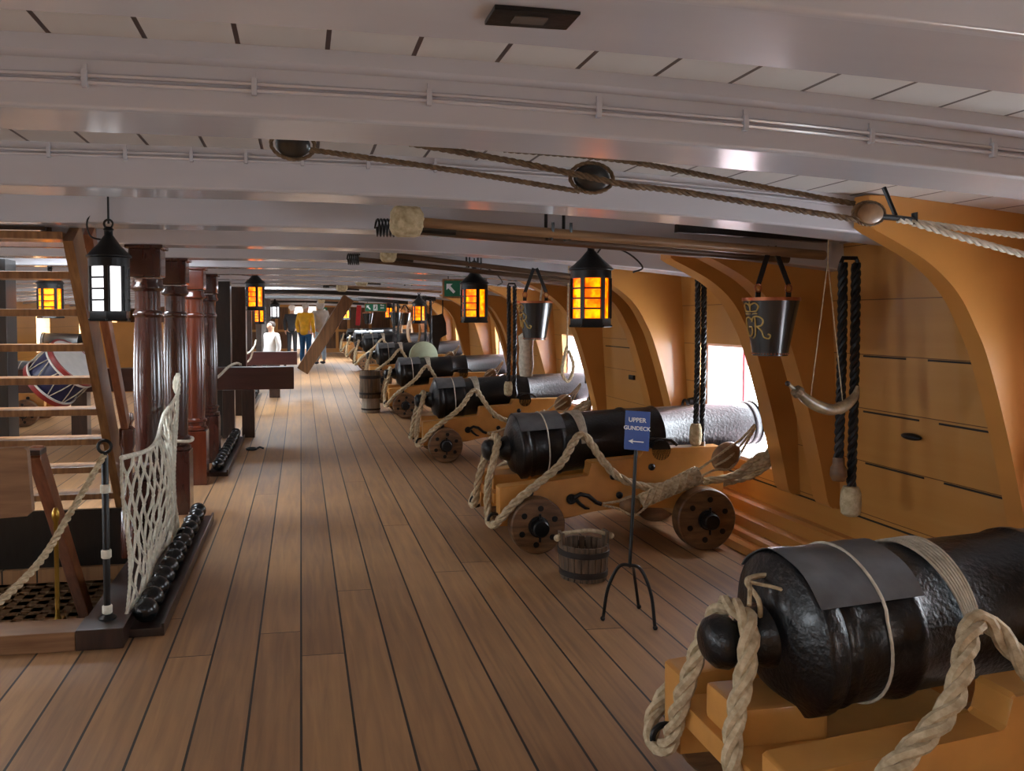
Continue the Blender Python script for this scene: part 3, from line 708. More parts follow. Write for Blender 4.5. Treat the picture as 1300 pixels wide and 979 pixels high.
    for x, zb, r in ((1.65, -0.0165, 0.2), (2.94, -0.052, 0.23)):
        for s_ in (-1, 1):
            b = B(); z = zb+r
            y0 = s_*0.365; b.lathe([(0.06, 0), (r-0.008, 0), (r, 0.008), (r, 0.097), (r-0.01, 0.107), (0.06, 0.11)], (x, y0, z), (0, s_, 0), 36)
            n0 = set(b.bm.faces)
            for k in range(6):
                a = k*PI/3+0.4; b.lathe([(0.022, 0.0), (0.022, 0.004), (0, 0.006)], (x+0.65*r*math.cos(a), y0+s_*0.109, z+0.65*r*math.sin(a)), (0, s_, 0), 10)
            b.mark(n0); w = b.done('truck_wheel', ['wheel', 'metal'], t, local=True, ang=30)
            b = B(); b.lathe([(0.075, 0.0), (0.075, 0.02), (0.062, 0.022), (0.06, 0.075), (0.052, 0.083), (0, 0.085)], (x, y0+s_*0.108, z), (0, s_, 0), 20)
            b.tube([(x, y0+s_*0.15, z-0.1), (x, y0+s_*0.15, z+0.1)], 0.009, 6)
            b.done('axle_hub', 'metal', w, local=True)
    return t
GY = [2.22, 5.8, 9.4, 13.0, 16.6, 20.2, 23.8, 27.4]
GL = ['black cannon in the lower right corner, nearest of the row, its breech towards the aisle',
      'black cannon behind the blue sign and the wooden bucket',
      'black cannon third in the row, behind the one at the blue sign',
      'black cannon with the pale green disc on top of its breech',
      'black cannon next beyond the pale green disc, by the old wooden tub',
      'black cannon sixth from the near end of the row',
      'black cannon second from the far bulkhead',
      'smallest-looking black cannon, closest to the far bulkhead and the visitors']
GX = [-0.13]+[0.0]*7
cannon0 = make_cannon(GL[1]); cannon0.location = (0, GY[1], 0)
bpy.context.view_layer.update()
cannons = []
for i, y in enumerate(GY):
    if i == 1: cannons.append(cannon0); continue
    cannons.append(copy_tree(cannon0, (GX[i], y, sheer(y)), GL[i]))

# breeching ropes and side tackles, one set to each gun
def breeching_pts():
    near = [(3.325, -0.66, 0.74), (3.28, -0.63, 0.62), (3.08, -0.53, 0.5), (2.8, -0.455, 0.455), (2.5, -0.44, 0.43), (2.28, -0.43, 0.5), (2.16, -0.4, 0.62), (2.06, -0.3, 0.79), (1.98, -0.32, 0.78), (1.84, -0.405, 0.62), (1.66, -0.425, 0.48), (1.5, -0.43, 0.36), (1.385, -0.41, 0.23), (1.345, -0.33, 0.17), (1.345, -0.22, 0.22), (1.36, -0.15, 0.42), (1.42, -0.12, 0.64), (1.455, -0.07, 0.745)]
    mid = [(1.455, 0, 0.76)]
    far = [(x, -y, z) for x, y, z in near[::-1]]
    far = [p for p in far if p[0] < 2.0]+[(2.5, 0.45, 0.62), (3.0, 0.55, 0.6), (3.325, 0.66, 0.74)]
    return near+mid+far
RN = ['at the near gun in the lower right corner', 'on the gun behind the blue sign', 'on the third gun of the row', 'on the gun with the green disc', 'on the fifth gun of the row', 'on the sixth gun of the row', 'on the gun second from the far bulkhead', 'on the gun closest to the far bulkhead']
br0 = None
def eye_ring(b, c, r=0.06, wr=0.013):
    b.tube([V(c)+V((r*0.3*math.cos(a), r*math.cos(a)*0.6, r*math.sin(a))) for a in [2*PI*i/22 for i in range(22)]], wr, 8, closed=True)
def make_breeching():
    t = thing('breeching_rope', 'thick twisted hemp breeching rope '+RN[1], 'rope', (0, 0, 0), 'breeching ropes')
    b = B(); b.rope(breeching_pts(), 0.031, res=9); b.done('rope', 'hemp', t, local=True)
    b = B(); b.rope([(2.93, -0.5, 0.47), (3.1, -0.56, 0.52), (3.2, -0.6, 0.62), (3.3, -0.62, 0.68), (3.34, -0.6, 0.6), (3.22, -0.54, 0.5), (3.05, -0.5, 0.45)], 0.026); b.done('eye_splice', 'hemp', t, local=True)
    b = B(); eye_ring(b, (3.325, -0.66, 0.78), 0.07, 0.013); b.done('wall_ring', 'metal', t, local=True)
    return t
def make_tackle():
    t = thing('gun_tackle', 'rope tackle with wooden blocks, neatly hitched, '+RN[1], 'tackle', (0, 0, 0), 'gun tackles')
    a = V((2.16, -0.40, 0.305)); c1 = V((2.36, -0.42, 0.30)); c2 = V((3.03, -0.56, 0.66)); e = V((3.25, -0.6, 0.9))
    def blk(c, d, s_):
        b = B(); d = d.normalized(); q = V((1, 0, 0)).rotation_difference(d)
        m = Matrix.Translation(c) @ q.to_matrix().to_4x4() @ Matrix.Diagonal(V((s_*1.25, s_*0.62, s_, 1)))
        bmesh.ops.create_uvsphere(b.bm, u_segments=20, v_segments=12, radius=1.0, matrix=m)
        return b.done('block', 'blockwood', t, local=True)
    blk(c1, c1-a, 0.065); blk(c2, e-c2, 0.095)
    b = B()
    for o in (-0.025, 0.028): b.rope([a+V((0, 0, o*0.3)), (a+c1)/2+V((0, -0.02, o)), c1+V((0.0, -0.045, o*2.6)), c1+V((0.09, -0.02, o*1.5)), V((2.55, -0.45, 0.37))], 0.0095)
    for o in (-0.035, 0.035): b.rope([V((2.75, -0.5, 0.47+o*0.6)), c2+V((-0.11, -0.03, -0.05+o*1.2)), c2+V((0.0, -0.055, o*2.3)), c2+V((0.1, -0.02, 0.07+o*1.4)), e+V((-0.02, 0, -0.02+o*0.4))], 0.0095)
    b.rope([c2+V((-0.1, -0.03, -0.06)), c2+V((-0.02, -0.068, 0.0)), c2+V((0.09, -0.03, 0.075)), e+V((-0.02, -0.01, -0.02))], 0.0085)
    b.done('fall', 'hemp', t, local=True)
    # hitched sheath round the fall: crossing turns
    b = B(); p0 = V((2.42, -0.475, 0.335)); p1 = V((2.84, -0.53, 0.53)); d = (p1-p0); n1 = d.normalized().orthogonal().normalized(); n2 = d.normalized().cross(n1)
    b.cyl(p0, p1, 0.043, 0.058, 16)
    for s_ in (1, -1):
        for k in range(5):
            P = []
            for i in range(48):
                f = i/47; r = 0.045+0.015*f; a_ = s_*f*9.0+k*2*PI/5
                P.append(p0+d*f+n1*(r*math.cos(a_))+n2*(r*math.sin(a_)))
            b.tube(P, 0.0085, 5)
    b.done('hitched_sheath', 'hemp', t, local=True)
    b = B(); eye_ring(b, e+V((0.04, -0.01, 0.05)), 0.05, 0.011); b.tube([e+V((0.05, -0.02, 0.09)), e+V((0.09, -0.02, 0.14))], 0.014, 8); b.done('hook', 'metal', t, local=True)
    return t
br0 = make_breeching(); br0.location = (0, GY[1], 0)
tk0 = make_tackle(); tk0.location = (0, GY[1], 0)
bpy.context.view_layer.update()
for i, y in enumerate(GY):
    if i == 1: continue
    copy_tree(br0, (GX[i], y, sheer(y)), 'thick twisted hemp breeching rope '+RN[i])
    if i in (0, 2, 3, 4): copy_tree(tk0, (GX[i], y, sheer(y)), 'rope tackle with wooden blocks '+RN[i])
# cord tied at the cascabel of the near gun
p = V((GX[0]+1.5, GY[0], 0.8))
b = B(); b.tube(spline([p+V((0.02, -0.03, -0.08)), p+V((0, -0.05, 0.0)), p+V((-0.01, 0, 0.04)), p+V((0.03, 0.02, 0.05)), p+V((0.09, 0.0, 0.06))]), 0.008, 6); b.tube(spline([p+V((0.0, 0, 0.04)), p+V((-0.03, -0.05, 0.03)), p+V((-0.05, -0.08, 0.0))]), 0.007, 6); b.tube(spline([p+V((0.0, 0, 0.04)), p+V((0.05, -0.06, 0.04)), p+V((0.09, -0.1, 0.03))]), 0.006, 6)
tag(b.done('tied_cord', 'hemp'), 'short light cord knotted at the cascabel of the nearest cannon', 'cord')
# pale green disc strapped on the fourth gun
c = V((2.02, 13.0+0.02, sheer(13)+0.95)); b = B(); b.lathe([(0.0, -0.02), (0.235, -0.02), (0.25, -0.012), (0.25, 0.012), (0.235, 0.02), (0, 0.02)], c, (0.16, -1, 0.0), 40); b.box(c, (0.02, 0.02, 0.02))
o = tag(b.done('canvas_disc', 'disc'), 'pale green round disc standing up over the fourth cannon barrel', 'disc')

# ------------------------------------------------------------------ tubs, bucket, sign
def stave_body(b, c, r0, r1, h, n, wall=0.018, gap=0.006, top=None):
    c = V(c)
    for i in range(n):
        a0 = 2*PI*i/n; a1 = 2*PI*(i+1)/n; da = gap/max(r0, r1)/2
        hh = h if top is None else top(i)
        P = []
        for r_, z in ((r0, 0.0), (r1, hh)):
            for rr, a in ((r_-wall, a0+da), (r_, a0+da), (r_, a1-da), (r_-wall, a1-da)): P.append(c+V((rr*math.cos(a), rr*math.sin(a), z)))
        b.hexa(P)
def hoop(c, r, h, m, parent):
    b = B(); b.lathe([(r, 0), (r+0.005, 0.003), (r+0.005, h-0.003), (r, h), (r-0.004, h), (r-0.004, 0), (r, 0)], c, (0, 0, 1), 36, caps=False); return b.done('hoop', m, parent)
bx = V((1.8, 4.83, fz(1.8, 4.83)))
t = thing('wooden_bucket', 'small dark wooden bucket with a rope handle beside the blue sign stand', 'bucket', bx)
b = B(); stave_body(b, bx, 0.15, 0.165, 0.24, 22, top=lambda i: 0.3 if i in (10, 11, 0, 21) else 0.225); b.lathe([(0, 0.015), (0.14, 0.015), (0.14, 0.03), (0, 0.03)], bx, (0, 0, 1), 30); b.done('staves', 'stave', t, smooth=False)
hoop(bx+V((0, 0, 0.025)), 0.153, 0.04, 'hoop', t); hoop(bx+V((0, 0, 0.155)), 0.161, 0.04, 'hoop', t)
b = B(); b.tube(spline([bx+V((-0.175, 0, 0.262)), bx+V((-0.15, 0.0, 0.285)), bx+V((-0.05, 0.02, 0.29)), bx+V((0.06, 0.02, 0.293)), bx+V((0.15, 0, 0.275)), bx+V((0.18, 0, 0.262))]), 0.013, 8); b.ball(bx+V((-0.18, -0.005, 0.262)), 0.022, 10, 8); b.ball(bx+V((0.185, -0.005, 0.262)), 0.022, 10, 8); b.done('rope_handle', 'hemp', t)
# match tub and keg farther along the aisle
tb = V((1.16, 13.3, fz(1.16, 13.3)))
t = thing('small_cask', 'low grey wooden cask standing under the dark tub by the guns', 'cask', tb)
b = B(); stave_body(b, tb, 0.16, 0.155, 0.24, 18, gap=0.003); b.lathe([(0, 0.225), (0.145, 0.225), (0.145, 0.236), (0, 0.236)], tb, (0, 0, 1), 30); b.done('staves', 'grey_stave', t, smooth=False)
hoop(tb+V((0, 0, 0.04)), 0.16, 0.03, 'hoop', t)
tb2 = tb+V((-0.01, 0.0, 0.24))
t = thing('wooden_tub', 'tall dark wooden tub with iron hoops standing at the aisle among the guns', 'tub', tb2)
b = B(); stave_body(b, tb2, 0.185, 0.175, 0.46, 20, gap=0.003); b.lathe([(0, 0.0), (0.17, 0.0), (0.17, 0.02), (0, 0.02)], tb2, (0, 0, 1), 30); b.lathe([(0, 0.42), (0.16, 0.42), (0.16, 0.435), (0, 0.435)], tb2, (0, 0, 1), 30); b.done('staves', 'stave', t, smooth=False)
hoop(tb2+V((0, 0, 0.33)), 0.178, 0.055, 'hoop', t); hoop(tb2+V((0, 0, 0.06)), 0.184, 0.04, 'hoop', t)

def text_mesh(name, body, size, m, parent, M4, ext=0.0006, align='CENTER'):
    cu = bpy.data.curves.new(name, 'FONT'); cu.body = body; cu.size = size; cu.extrude = ext; cu.align_x = align; cu.offset = size*0.022; cu.align_y = 'CENTER'
    o = bpy.data.objects.new(name, cu); COL.objects.link(o)
    dg = bpy.context.evaluated_depsgraph_get(); me = bpy.data.meshes.new_from_object(o.evaluated_get(dg))
    bpy.data.objects.remove(o); me.transform(M4); me.materials.clear(); me.materials.append(M[m])
    off = V((0, 0, 0)); p = parent
    while p is not None: off += p.location; p = p.parent
    me.transform(Matrix.Translation(-off))
    r = bpy.data.objects.new(name, me); COL.objects.link(r); r.parent = parent
    return r
def frame(o, xdir, zdir=(0, 0, 1)):
    """matrix whose x is xdir, y is zdir (text up), z faces the viewer"""
    x = V(xdir).normalized(); y = V(zdir); y = (y-x*y.dot(x)).normalized(); z = x.cross(y)
    m = Matrix((x, y, z)).transposed().to_4x4(); m.translation = V(o); return m
sb = V((1.78, 4.02, fz(1.78, 4.02)))
f1 = V((1.64, 4.09, fz(1.64, 4.1))); f2 = V((1.875, 3.93, fz(1.88, 3.93))); f3 = V((1.92, 4.24, fz(1.92, 4.24)))
t = thing('sign_stand', 'black iron stand holding a blue directional sign on the deck', 'sign', sb)
apex = V((1.765, 4.02, 0.31))
b = B(); b.tube(spline([f1, f1.lerp(apex, 0.5)+V((-0.04, 0.02, 0.02)), f1.lerp(apex, 0.85)+V((-0.035, 0.02, 0.03)), apex, f2.lerp(apex, 0.85)+V((0.035, -0.02, 0.03)), f2.lerp(apex, 0.5)+V((0.04, -0.02, 0.02)), f2]), 0.0095, 8); b.ball(f1+V((0, 0, 0.012)), 0.014, 10, 6); b.ball(f2+V((0, 0, 0.012)), 0.014, 10, 6); b.done('arched_foot', 'metal', t)
b = B(); b.tube(spline([apex+V((0, 0, -0.005)), apex+V((0.05, 0.07, -0.03)), V((1.87, 4.19, 0.18)), f3]), 0.009, 8); b.ball(f3+V((0, 0, 0.012)), 0.014, 10, 6); b.done('rear_foot', 'metal', t)
st = V((1.815, 4.06, 1.02))
b = B(); b.tube([apex, st], 0.0095, 10); b.done('pole', 'metal', t)
cx = V((1.81, 4.045, 1.045)); m4 = frame(cx, (0.80, -0.60, -0.02), (0.06, 0, 1))
R3 = m4.to_3x3()
b = B(); b.box(cx, (0.135, 0.215, 0.006), R3, 0.002); brd = b.done('sign_board', 'blue', t)
text_mesh('lettering', 'UPPER', 0.034, 'white', brd, m4 @ Matrix.Translation((0, 0.057, 0.0036)))
text_mesh('lettering', 'GUNDECK', 0.030, 'white', brd, m4 @ Matrix.Translation((0, 0.012, 0.0036)))
b = B()
for q in ((0.006, -0.06, 0.066, 0.006),): b.box(m4 @ V((q[0], q[1], 0.0038)), (q[2], q[3], 0.0012), R3)
b.prism([(-0.045, -0.06), (-0.018, -0.047), (-0.024, -0.06), (-0.018, -0.073)], lambda a, c, q: m4 @ V((a, c, q)), 0.0032, 0.0044)
b.done('arrow', 'white', brd, smooth=False)

# ------------------------------------------------------------------ lanterns
def make_lantern(c, m, label, rot=0.0, R=0.118, hang=None, cable=True, group='horn lanterns'):
    """hexagonal lantern; c = middle of the body"""
    c = V(c); t = thing('lantern', label, 'lantern', c+V((0, 0, -0.17)), group)
    h = 0.235; z0 = -h/2; s = R/0.118
    b = B()
    b.lathe([(0.03, z0-0.052), (R*1.0, z0-0.052), (R*1.04, z0-0.047), (R*1.0, z0-0.04), (R*1.0, z0), (R*0.9, z0), (R*0.9, z0-0.02), (0.03, z0-0.02)], c, (0, 0, 1), 6, ph=rot)
    for i in range(6):
        a = rot+i*PI/3; d = V((math.cos(a), math.sin(a), 0)); b.ball(c+d*R*1.0+V((0, 0, z0-0.044)), 0.008, 6, 5)
    b.done('base', 'metal', t)
    b = B()
    for i in range(6):
        a = rot+i*PI/3; d = V((math.cos(a), math.sin(a), 0)); b.bar(c+d*R*0.96+V((0, 0, z0)), c+d*R*0.96+V((0, 0, z0+h)), 0.024*s, 0.014*s, (-d.y, d.x, 0))
        a2 = a+PI/6; e = V((math.cos(a2), math.sin(a2), 0)); w = V((-e.y, e.x, 0)); ap = R*0.955*math.cos(PI/6)
        nb = 3 if i % 2 == 0 or m == 'lampo' and i % 3 else 0
        for k in range(nb):
            z = z0+h*(k+1)/(nb+1); b.bar(c+e*ap-w*R*0.47+V((0, 0, z)), c+e*ap+w*R*0.47+V((0, 0, z)), 0.01, 0.011, (0, 0, 1))
        if nb == 0:
            for q in (-1, 1): b.bar(c+e*ap+w*q*R*0.40+V((0, 0, z0)), c+e*ap+w*q*R*0.40+V((0, 0, z0+h)), 0.03*s, 0.008, (-e.y, e.x, 0))
    b.done('cage', 'metal', t, smooth=False)
    b = B(); b.lathe([(R*0.86, z0+0.002), (R*0.86, z0+h-0.002)], c, (0, 0, 1), 6, ph=rot); lab(b.done('panes', m, t, smooth=False), 'glowing panes')
    b = B(); zt = z0+h
    b.lathe([(R*0.92, zt), (R*1.0, zt), (R*1.0, zt+0.045), (R*1.1, zt+0.05), (R*1.1, zt+0.056), (R*0.55, zt+0.115), (0.03, zt+0.155), (0.022, zt+0.165), (0.022, zt+0.19), (0.028, zt+0.195), (0.015, zt+0.21), (0, zt+0.21)], c, (0, 0, 1), 18); b.done('cap', 'metal', t)
    top = c+V((0, 0, zt+0.225))
    b = B(); b.tube([top+V((0.022*math.cos(a), 0, 0.022*math.sin(a))) for a in [2*PI*i/16 for i in range(16)]], 0.006, 6, closed=True)
    hk = hang if hang is not None else cz(c.x)+CPL
    if hk-top.z > 0.02: b.tube([top+V((0, 0, 0.0)), V((top.x, top.y, hk))], 0.006, 6)
    b.done('hanger', 'metal', t)
    if cable:
        dx = cable if isinstance(cable, float) else 0.15
        b = B(); q = c+V((0.03 if dx > 0 else -0.03, 0, zt+0.14)); b.tube(spline([q, q+V((dx*0.3, 0, 0.05)), q+V((dx, 0.0, 0.01)), q+V((dx*1.5, 0.02, -0.07)), q+V((dx*1.2, 0.02, -0.1))]) if dx > 0 else spline([q, q+V((dx*0.6, 0, 0.02)), q+V((dx*0.8, 0.02, 0.1)), q+V((dx*0.3, 0.03, 0.17))]), 0.005, 6); b.done('flex', 'metal', t)
    return t
r30 = PI/2-0.12
make_lantern(at(750, 379, 4.42), 'lampo', 'amber lantern with barred panes hanging over the cannon with the blue sign', r30+0.53-0.14, hang=2.15, cable=0.2)
make_lantern(at(602, 385, 6.7), 'lampo', 'amber lantern hanging in front of the near green exit sign', r30+0.15, hang=2.18)
make_lantern(at(532, 398, 13.2), 'lampo', 'small amber lantern hanging above the far gun barrels', r30+0.3)
make_lantern(at(494, 397, 20.0), 'lampo', 'tiny amber lantern beside the second green exit sign', r30, cable=False)
make_lantern(at(440, 399, 25.0), 'lampo', 'tiny amber lantern hanging near the far bulkhead right of the brace', r30, cable=False)
make_lantern(at(139, 367, 4.4), 'lampw', 'white-lit black lantern hanging between the ladder and the turned pillars', math.radians(-27), R=0.104, cable=-0.1)
make_lantern(at(324, 377, 10.0), 'lampo', 'amber lantern hanging beside the black square post over the aisle edge', r30+0.3, cable=-0.28)
make_lantern(at(330, 401, 16.5), 'lampo', 'small amber lantern partly behind the one at the black post', r30, cable=False)
make_lantern(at(349, 396, 19.5), 'lampw', 'small white-lit lantern with bars in the far pillar row', r30+0.5, cable=False)
make_lantern(at(64, 382, 8.2), 'lampo', 'amber lantern seen between the treads of the ladder', r30+0.8, cable=False)

# ------------------------------------------------------------------ leather fire buckets
def crest_paths():
    """gold crown over a scrolled G R cypher, in metres on the unrolled bucket side"""
    S = []
    S.append([(-0.034, 0.048), (0.034, 0.048)]); S.append([(-0.032, 0.058), (0.032, 0.058)])
    S.append([(-0.034, 0.06), (-0.044, 0.08), (-0.03, 0.094), (-0.006, 0.086), (0, 0.07)]); S.append([(0.034, 0.06), (0.044, 0.08), (0.03, 0.094), (0.006, 0.086), (0, 0.07)])
    S.append([(0, 0.06), (0, 0.1)]); S.append([(-0.008, 0.106), (0.008, 0.106)])
    S.append([(0.0, 0.02), (-0.02, 0.033), (-0.045, 0.02), (-0.052, -0.015), (-0.04, -0.048), (-0.018, -0.052), (-0.004, -0.035), (-0.006, -0.012), (-0.022, -0.012)])
    S.append([(0.02, 0.03), (0.018, -0.01), (0.01, -0.05), (-0.004, -0.062)]); S.append([(0.0, 0.012), (0.012, 0.032), (0.04, 0.034), (0.056, 0.018), (0.046, -0.004), (0.022, -0.01)])
    S.append([(0.026, -0.01), (0.044, -0.03), (0.05, -0.055), (0.07, -0.062), (0.078, -0.048), (0.068, -0.042)])
    return S
def make_bucket(c, label, ztop, crest=None, R=0.15, h=0.32):
    """c = centre of the rim"""
    c = V(c); t = thing('leather_bucket', label, 'bucket', c+V((0, 0, -h)), 'leather fire buckets')
    rb = R*0.62
    b = B(); b.lathe([(0, -h+0.012), (rb-0.006, -h+0.012), (R-0.006, 0), (R, 0), (rb+0.002, -h+0.02), (rb, -h), (0, -h)], c, (0, 0, 1), 36); body = b.done('body', 'leather', t, ang=50)
    b = B(); b.lathe([(R-0.008, -0.012), (R-0.008, 0.004), (R+0.003, 0.004), (R+0.003, -0.014), (R-0.008, -0.012)], c, (0, 0, 1), 36, caps=False); b.done('rim', 'copper', t)
    b = B()
    for i in range(36):
        a = 2*PI*i/36; b.ball(c+V(((rb+0.003)*math.cos(a), (rb+0.003)*math.sin(a), -h+0.012)), 0.0045, 6, 4)
    b.done('rivets', 'copper', t)
    hook = V((c.x, c.y, ztop))
    for s_ in (-1, 1):
        e = c+V((s_*R*0.62, -0.02, 0.02))
        b = B(); b.bar(e+V((0, 0, 0.055)), hook+V((s_*0.012, 0, 0)), 0.028, 0.006, (1, 0, 0)); b.bar(e+V((0, 0, -0.04)), e+V((0, 0, 0.02)), 0.03, 0.006, (1, 0, 0)); b.done('strap', 'leather', t, smooth=False)
        b = B(); b.tube([e+V((0.019*math.cos(a), 0, 0.036+0.022*math.sin(a))) for a in [2*PI*i/16 for i in range(16)]], 0.005, 6, closed=True); b.done('strap_ring', 'copper', t)
    if crest is not None:
        b = B()
        for S in crest_paths():
            P = spline([(x, 0, z) for x, z in S], 6); Q = []
            for p in P:
                z = p.z*1.25-0.145; r = rb+(R-rb)*(z+h)/h+0.002; a = crest+p.x*1.25/r
                Q.append(c+V((r*math.sin(a), -r*math.cos(a), z)))
            b.tube(Q, 0.0042, 6)
        lab(b.done('crest', 'gold', body), 'gold crown and cypher')
    return t
pk = at(979, 379, 4.05); make_bucket(pk, 'black leather fire bucket with gold crown crest, nearest of those hanging overhead', pk.z+0.29, crest=-1.42)
pk = at(679, 383, 6.4); make_bucket(pk, 'black leather fire bucket with gold crest hanging next to the amber lantern and exit sign', pk.z+0.28, crest=-1.4)
pk = at(503, 396, 17.6); make_bucket(pk, 'small-looking leather fire bucket hanging among the far guns', pk.z+0.24)
pk = at(467, 397, 22.0); make_bucket(pk, 'leather fire bucket below the far green exit sign', pk.z+0.2)
pk = at(514, 397, 19.8); make_bucket(pk, 'leather fire bucket hanging farthest right among the far buckets', pk.z+0.2)

# ------------------------------------------------------------------ gun tools slung overhead
def fleece_head(b, c, r, l):
    b.lathe([(0, -l/2), (r*0.55, -l/2+0.004), (r*0.9, -l/2+0.02), (r, -l/4), (r*0.98, l/4), (r*0.9, l/2-0.02), (r*0.5, l/2-0.002), (0, l/2)], c, (1, 0, -0.03), 24)
    rnd = random.Random(5)
    for v in b.bm.verts: v.co += V((rnd.uniform(-1, 1), rnd.uniform(-1, 1), rnd.uniform(-1, 1)))*r*0.05
def sponge(p, q, r, label, dark=False):
    p = V(p); q = V(q); t = thing('sponge_staff', label, 'gun sponge', p, 'gun tools slung overhead')
    b = B(); fleece_head(b, p, r, r*2.1); b.done('fleece_head', 'fleece', t)
    d = (q-p).normalized()
    b = B(); b.cyl(p+d*r*0.9, q, r*0.33, seg=14); b.done('staff', 'darkpole' if dark else 'pole', t)
    b = B(); b.cyl(p+d*r*1.0+V((0, 0.02, -r*0.35)), p+d*r*3.2+V((0, 0.02, -r*0.35)), r*0.3, seg=12); b.done('collar', 'black', t)
    return t
def worm(p, q, r, label):
    p = V(p); q = V(q); t = thing('worm_staff', label, 'gun worm', p, 'gun tools slung overhead')
    b = B()
    for s_ in (0, PI): b.tube([p+V((0.10*i/29, 0.045*math.cos(i*0.62+s_), 0.045*math.sin(i*0.62+s_))) for i in range(30)], 0.006, 6)
    b.done('spiral_worm', 'metal', t)
    b = B(); b.cyl(p+V((0.09, 0, 0)), q, r, seg=12); b.done('staff', 'darkpole', t)
    return t
def hook_bracket(x, y, z, label, up_to):
    t = thing('iron_bracket', label, 'bracket', (x, y, z), 'iron brackets for the gun tools')
    for dx in (-0.05, 0.05):
        b = B(); b.tube([(x+dx, y+0.05, up_to), (x+dx, y+0.05, z-0.02), (x+dx, y+0.02, z-0.05), (x+dx, y-0.05, z-0.05), (x+dx, y-0.07, z-0.01), (x+dx, y-0.07, z+0.035)], 0.009, 6); b.done('hook', 'metal', t)
    return t
def on(px, py, Y): return at(px, py, Y)
sponge(on(516, 281, 4.05), on(1046, 322, 4.05)+V((0, 0, -0.01)), 0.082, 'sponge staff with a big woolly head, nearest of the tools slung under the beams')
worm(on(477, 289, 4.2), on(1000, 329, 4.2), 0.026, 'dark worm staff with an iron spiral end beside the nearest woolly sponge')
q = on(708, 293, 4.1); hook_bracket(q.x, q.y, q.z, 'pair of black iron hooks carrying the nearest sponge staff', cz(q.x)+CPL)
sponge(on(493, 323, 6.5), on(735, 352, 6.5), 0.066, 'sponge staff with a woolly head, second of the tools slung overhead', True)
worm(on(441, 329, 6.62), on(760, 360, 6.62), 0.02, 'worm staff with an iron spiral end, second of those slung overhead')
q = on(601, 332, 6.55); hook_bracket(q.x, q.y, q.z, 'black iron hooks carrying the second sponge staff', cz(q.x)+CPL)
sponge(on(459, 355.5, 11.1), on(575, 362, 11.1), 0.085, 'sponge staff with a small-looking woolly head over the third gun', True)
q = on(518, 358, 11.1); hook_bracket(q.x, q.y, q.z, 'black iron hooks carrying the third sponge staff', cz(q.x)+CPL)
sponge(on(434, 363.5, 12.45), on(560, 370, 12.45), 0.085, 'sponge staff with a woolly head, fourth of those slung overhead')
worm(on(410, 362, 12.64), on(520, 368, 12.64), 0.02, 'worm staff with an iron spiral end over the middle of the aisle')
sponge(on(408, 381, 20.7), on(455, 383, 20.7), 0.085, 'farthest sponge staff with a woolly head over the visitors')
b = B(); b.box((on(955, 291, 4.25)+on(955, 302, 4.25))/2, (0.95, 0.05, 0.05), Matrix.Rotation(math.radians(2.6), 3, 'Y'), 0.005); tag(b.done('dark_batten', 'black'), 'black wooden batten lying along the ceiling above the nearest sponge staff', 'batten')
b = B(); p = V((0.375, 1.262, cz(0.37)-0.003)); b.box(p, (0.142, 0.07, 0.008), bev=0.002); t = tag(b.done('hatch_plate', 'metal'), 'dark metal plate with a pale slot fixed under the nearest beam', 'plate')
b = B(); b.box(p+V((-0.004, 0, -0.004)), (0.055, 0.028, 0.004)); lab(b.done('slot', 'steelgrey', t), 'pale slot')

# ropes and blocks under the near beams
def shell_block(c, d, s_, m, label, axis_tilt=0.0):
    c = V(c); d = V(d).normalized(); t = thing('pulley_block', label, 'pulley block', c)
    n_ = V((0.1, -1, -0.25)); n_ = (n_-d*n_.dot(d)).normalized()
    R = Matrix((d, n_.cross(d), n_)).transposed()
    for k in (-1, 1):
        b = B(); m4 = Matrix.Translation(c+R @ V((0, 0, k*s_*0.2))) @ R.to_4x4() @ Matrix.Diagonal(V((s_, s_*0.72, s_*0.2, 1))); bmesh.ops.create_uvsphere(b.bm, u_segments=24, v_segments=12, radius=1, matrix=m4); b.done('cheek', m, t)
    b = B(); b.lathe([(0, -s_*0.12), (s_*0.5, -s_*0.12), (s_*0.44, 0), (s_*0.5, s_*0.12), (0, s_*0.12)], c, R @ V((0, 0, 1)), 20); b.done('sheave', 'blockwood', t)
    b = B(); b.rope([c+R @ V((s_*1.25*math.cos(a), s_*0.8*math.sin(a), 0)) for a in [0.02+PI*2*i/22*0.985 for i in range(23)]], s_*0.12); b.done('strop', 'tarred', t)
    return t
YR = 2.62
bl = at(372, 184, YR-0.05); bm_ = at(751, 226, YR); br_ = at(1103, 271, YR)
shell_block(bl, bm_-bl, 0.055, 'black', 'dark pulley block under the beam at the left end of the overhead rope')
shell_block(bm_, br_-bm_, 0.062, 'black', 'black oval pulley block in the middle of the overhead ropes')
shell_block(br_, V((1, 0, -0.12)), 0.052, 'blockwood', 'rope-bound wooden pulley block at the right end of the overhead ropes')
def overhead(pts, r, m, label):
    b = B(); b.rope([at(x, y, Y) for x, y, Y in pts], r); return tag(b.done('overhead_rope', m), label, 'rope', 'overhead tackle ropes')
overhead([(385, 189, YR-.05), (560, 214, YR-.02), (735, 243, YR)], 0.0095, 'tarred', 'lowest overhead rope, from the left block to the black middle block')
overhead([(520, 182, YR+.06), (640, 203, YR+.04), (735, 222, YR-.03), (800, 236, YR-.05), (860, 243, YR-.02), (1088, 279, YR-.02)], 0.0115, 'tarred', 'overhead rope running across the face of the black middle block')
overhead([(640, 190, YR+.1), (790, 204, YR+.08), (960, 236, YR+.06), (1085, 259, YR+.02)], 0.0105, 'tarred', 'uppermost overhead rope, passing behind the black middle block')
overhead([(1140, 279, YR), (1220, 290, YR), (1330, 303, YR)], 0.0125, 'cord', 'pale overhead rope from the wooden block to the right edge, upper of two')
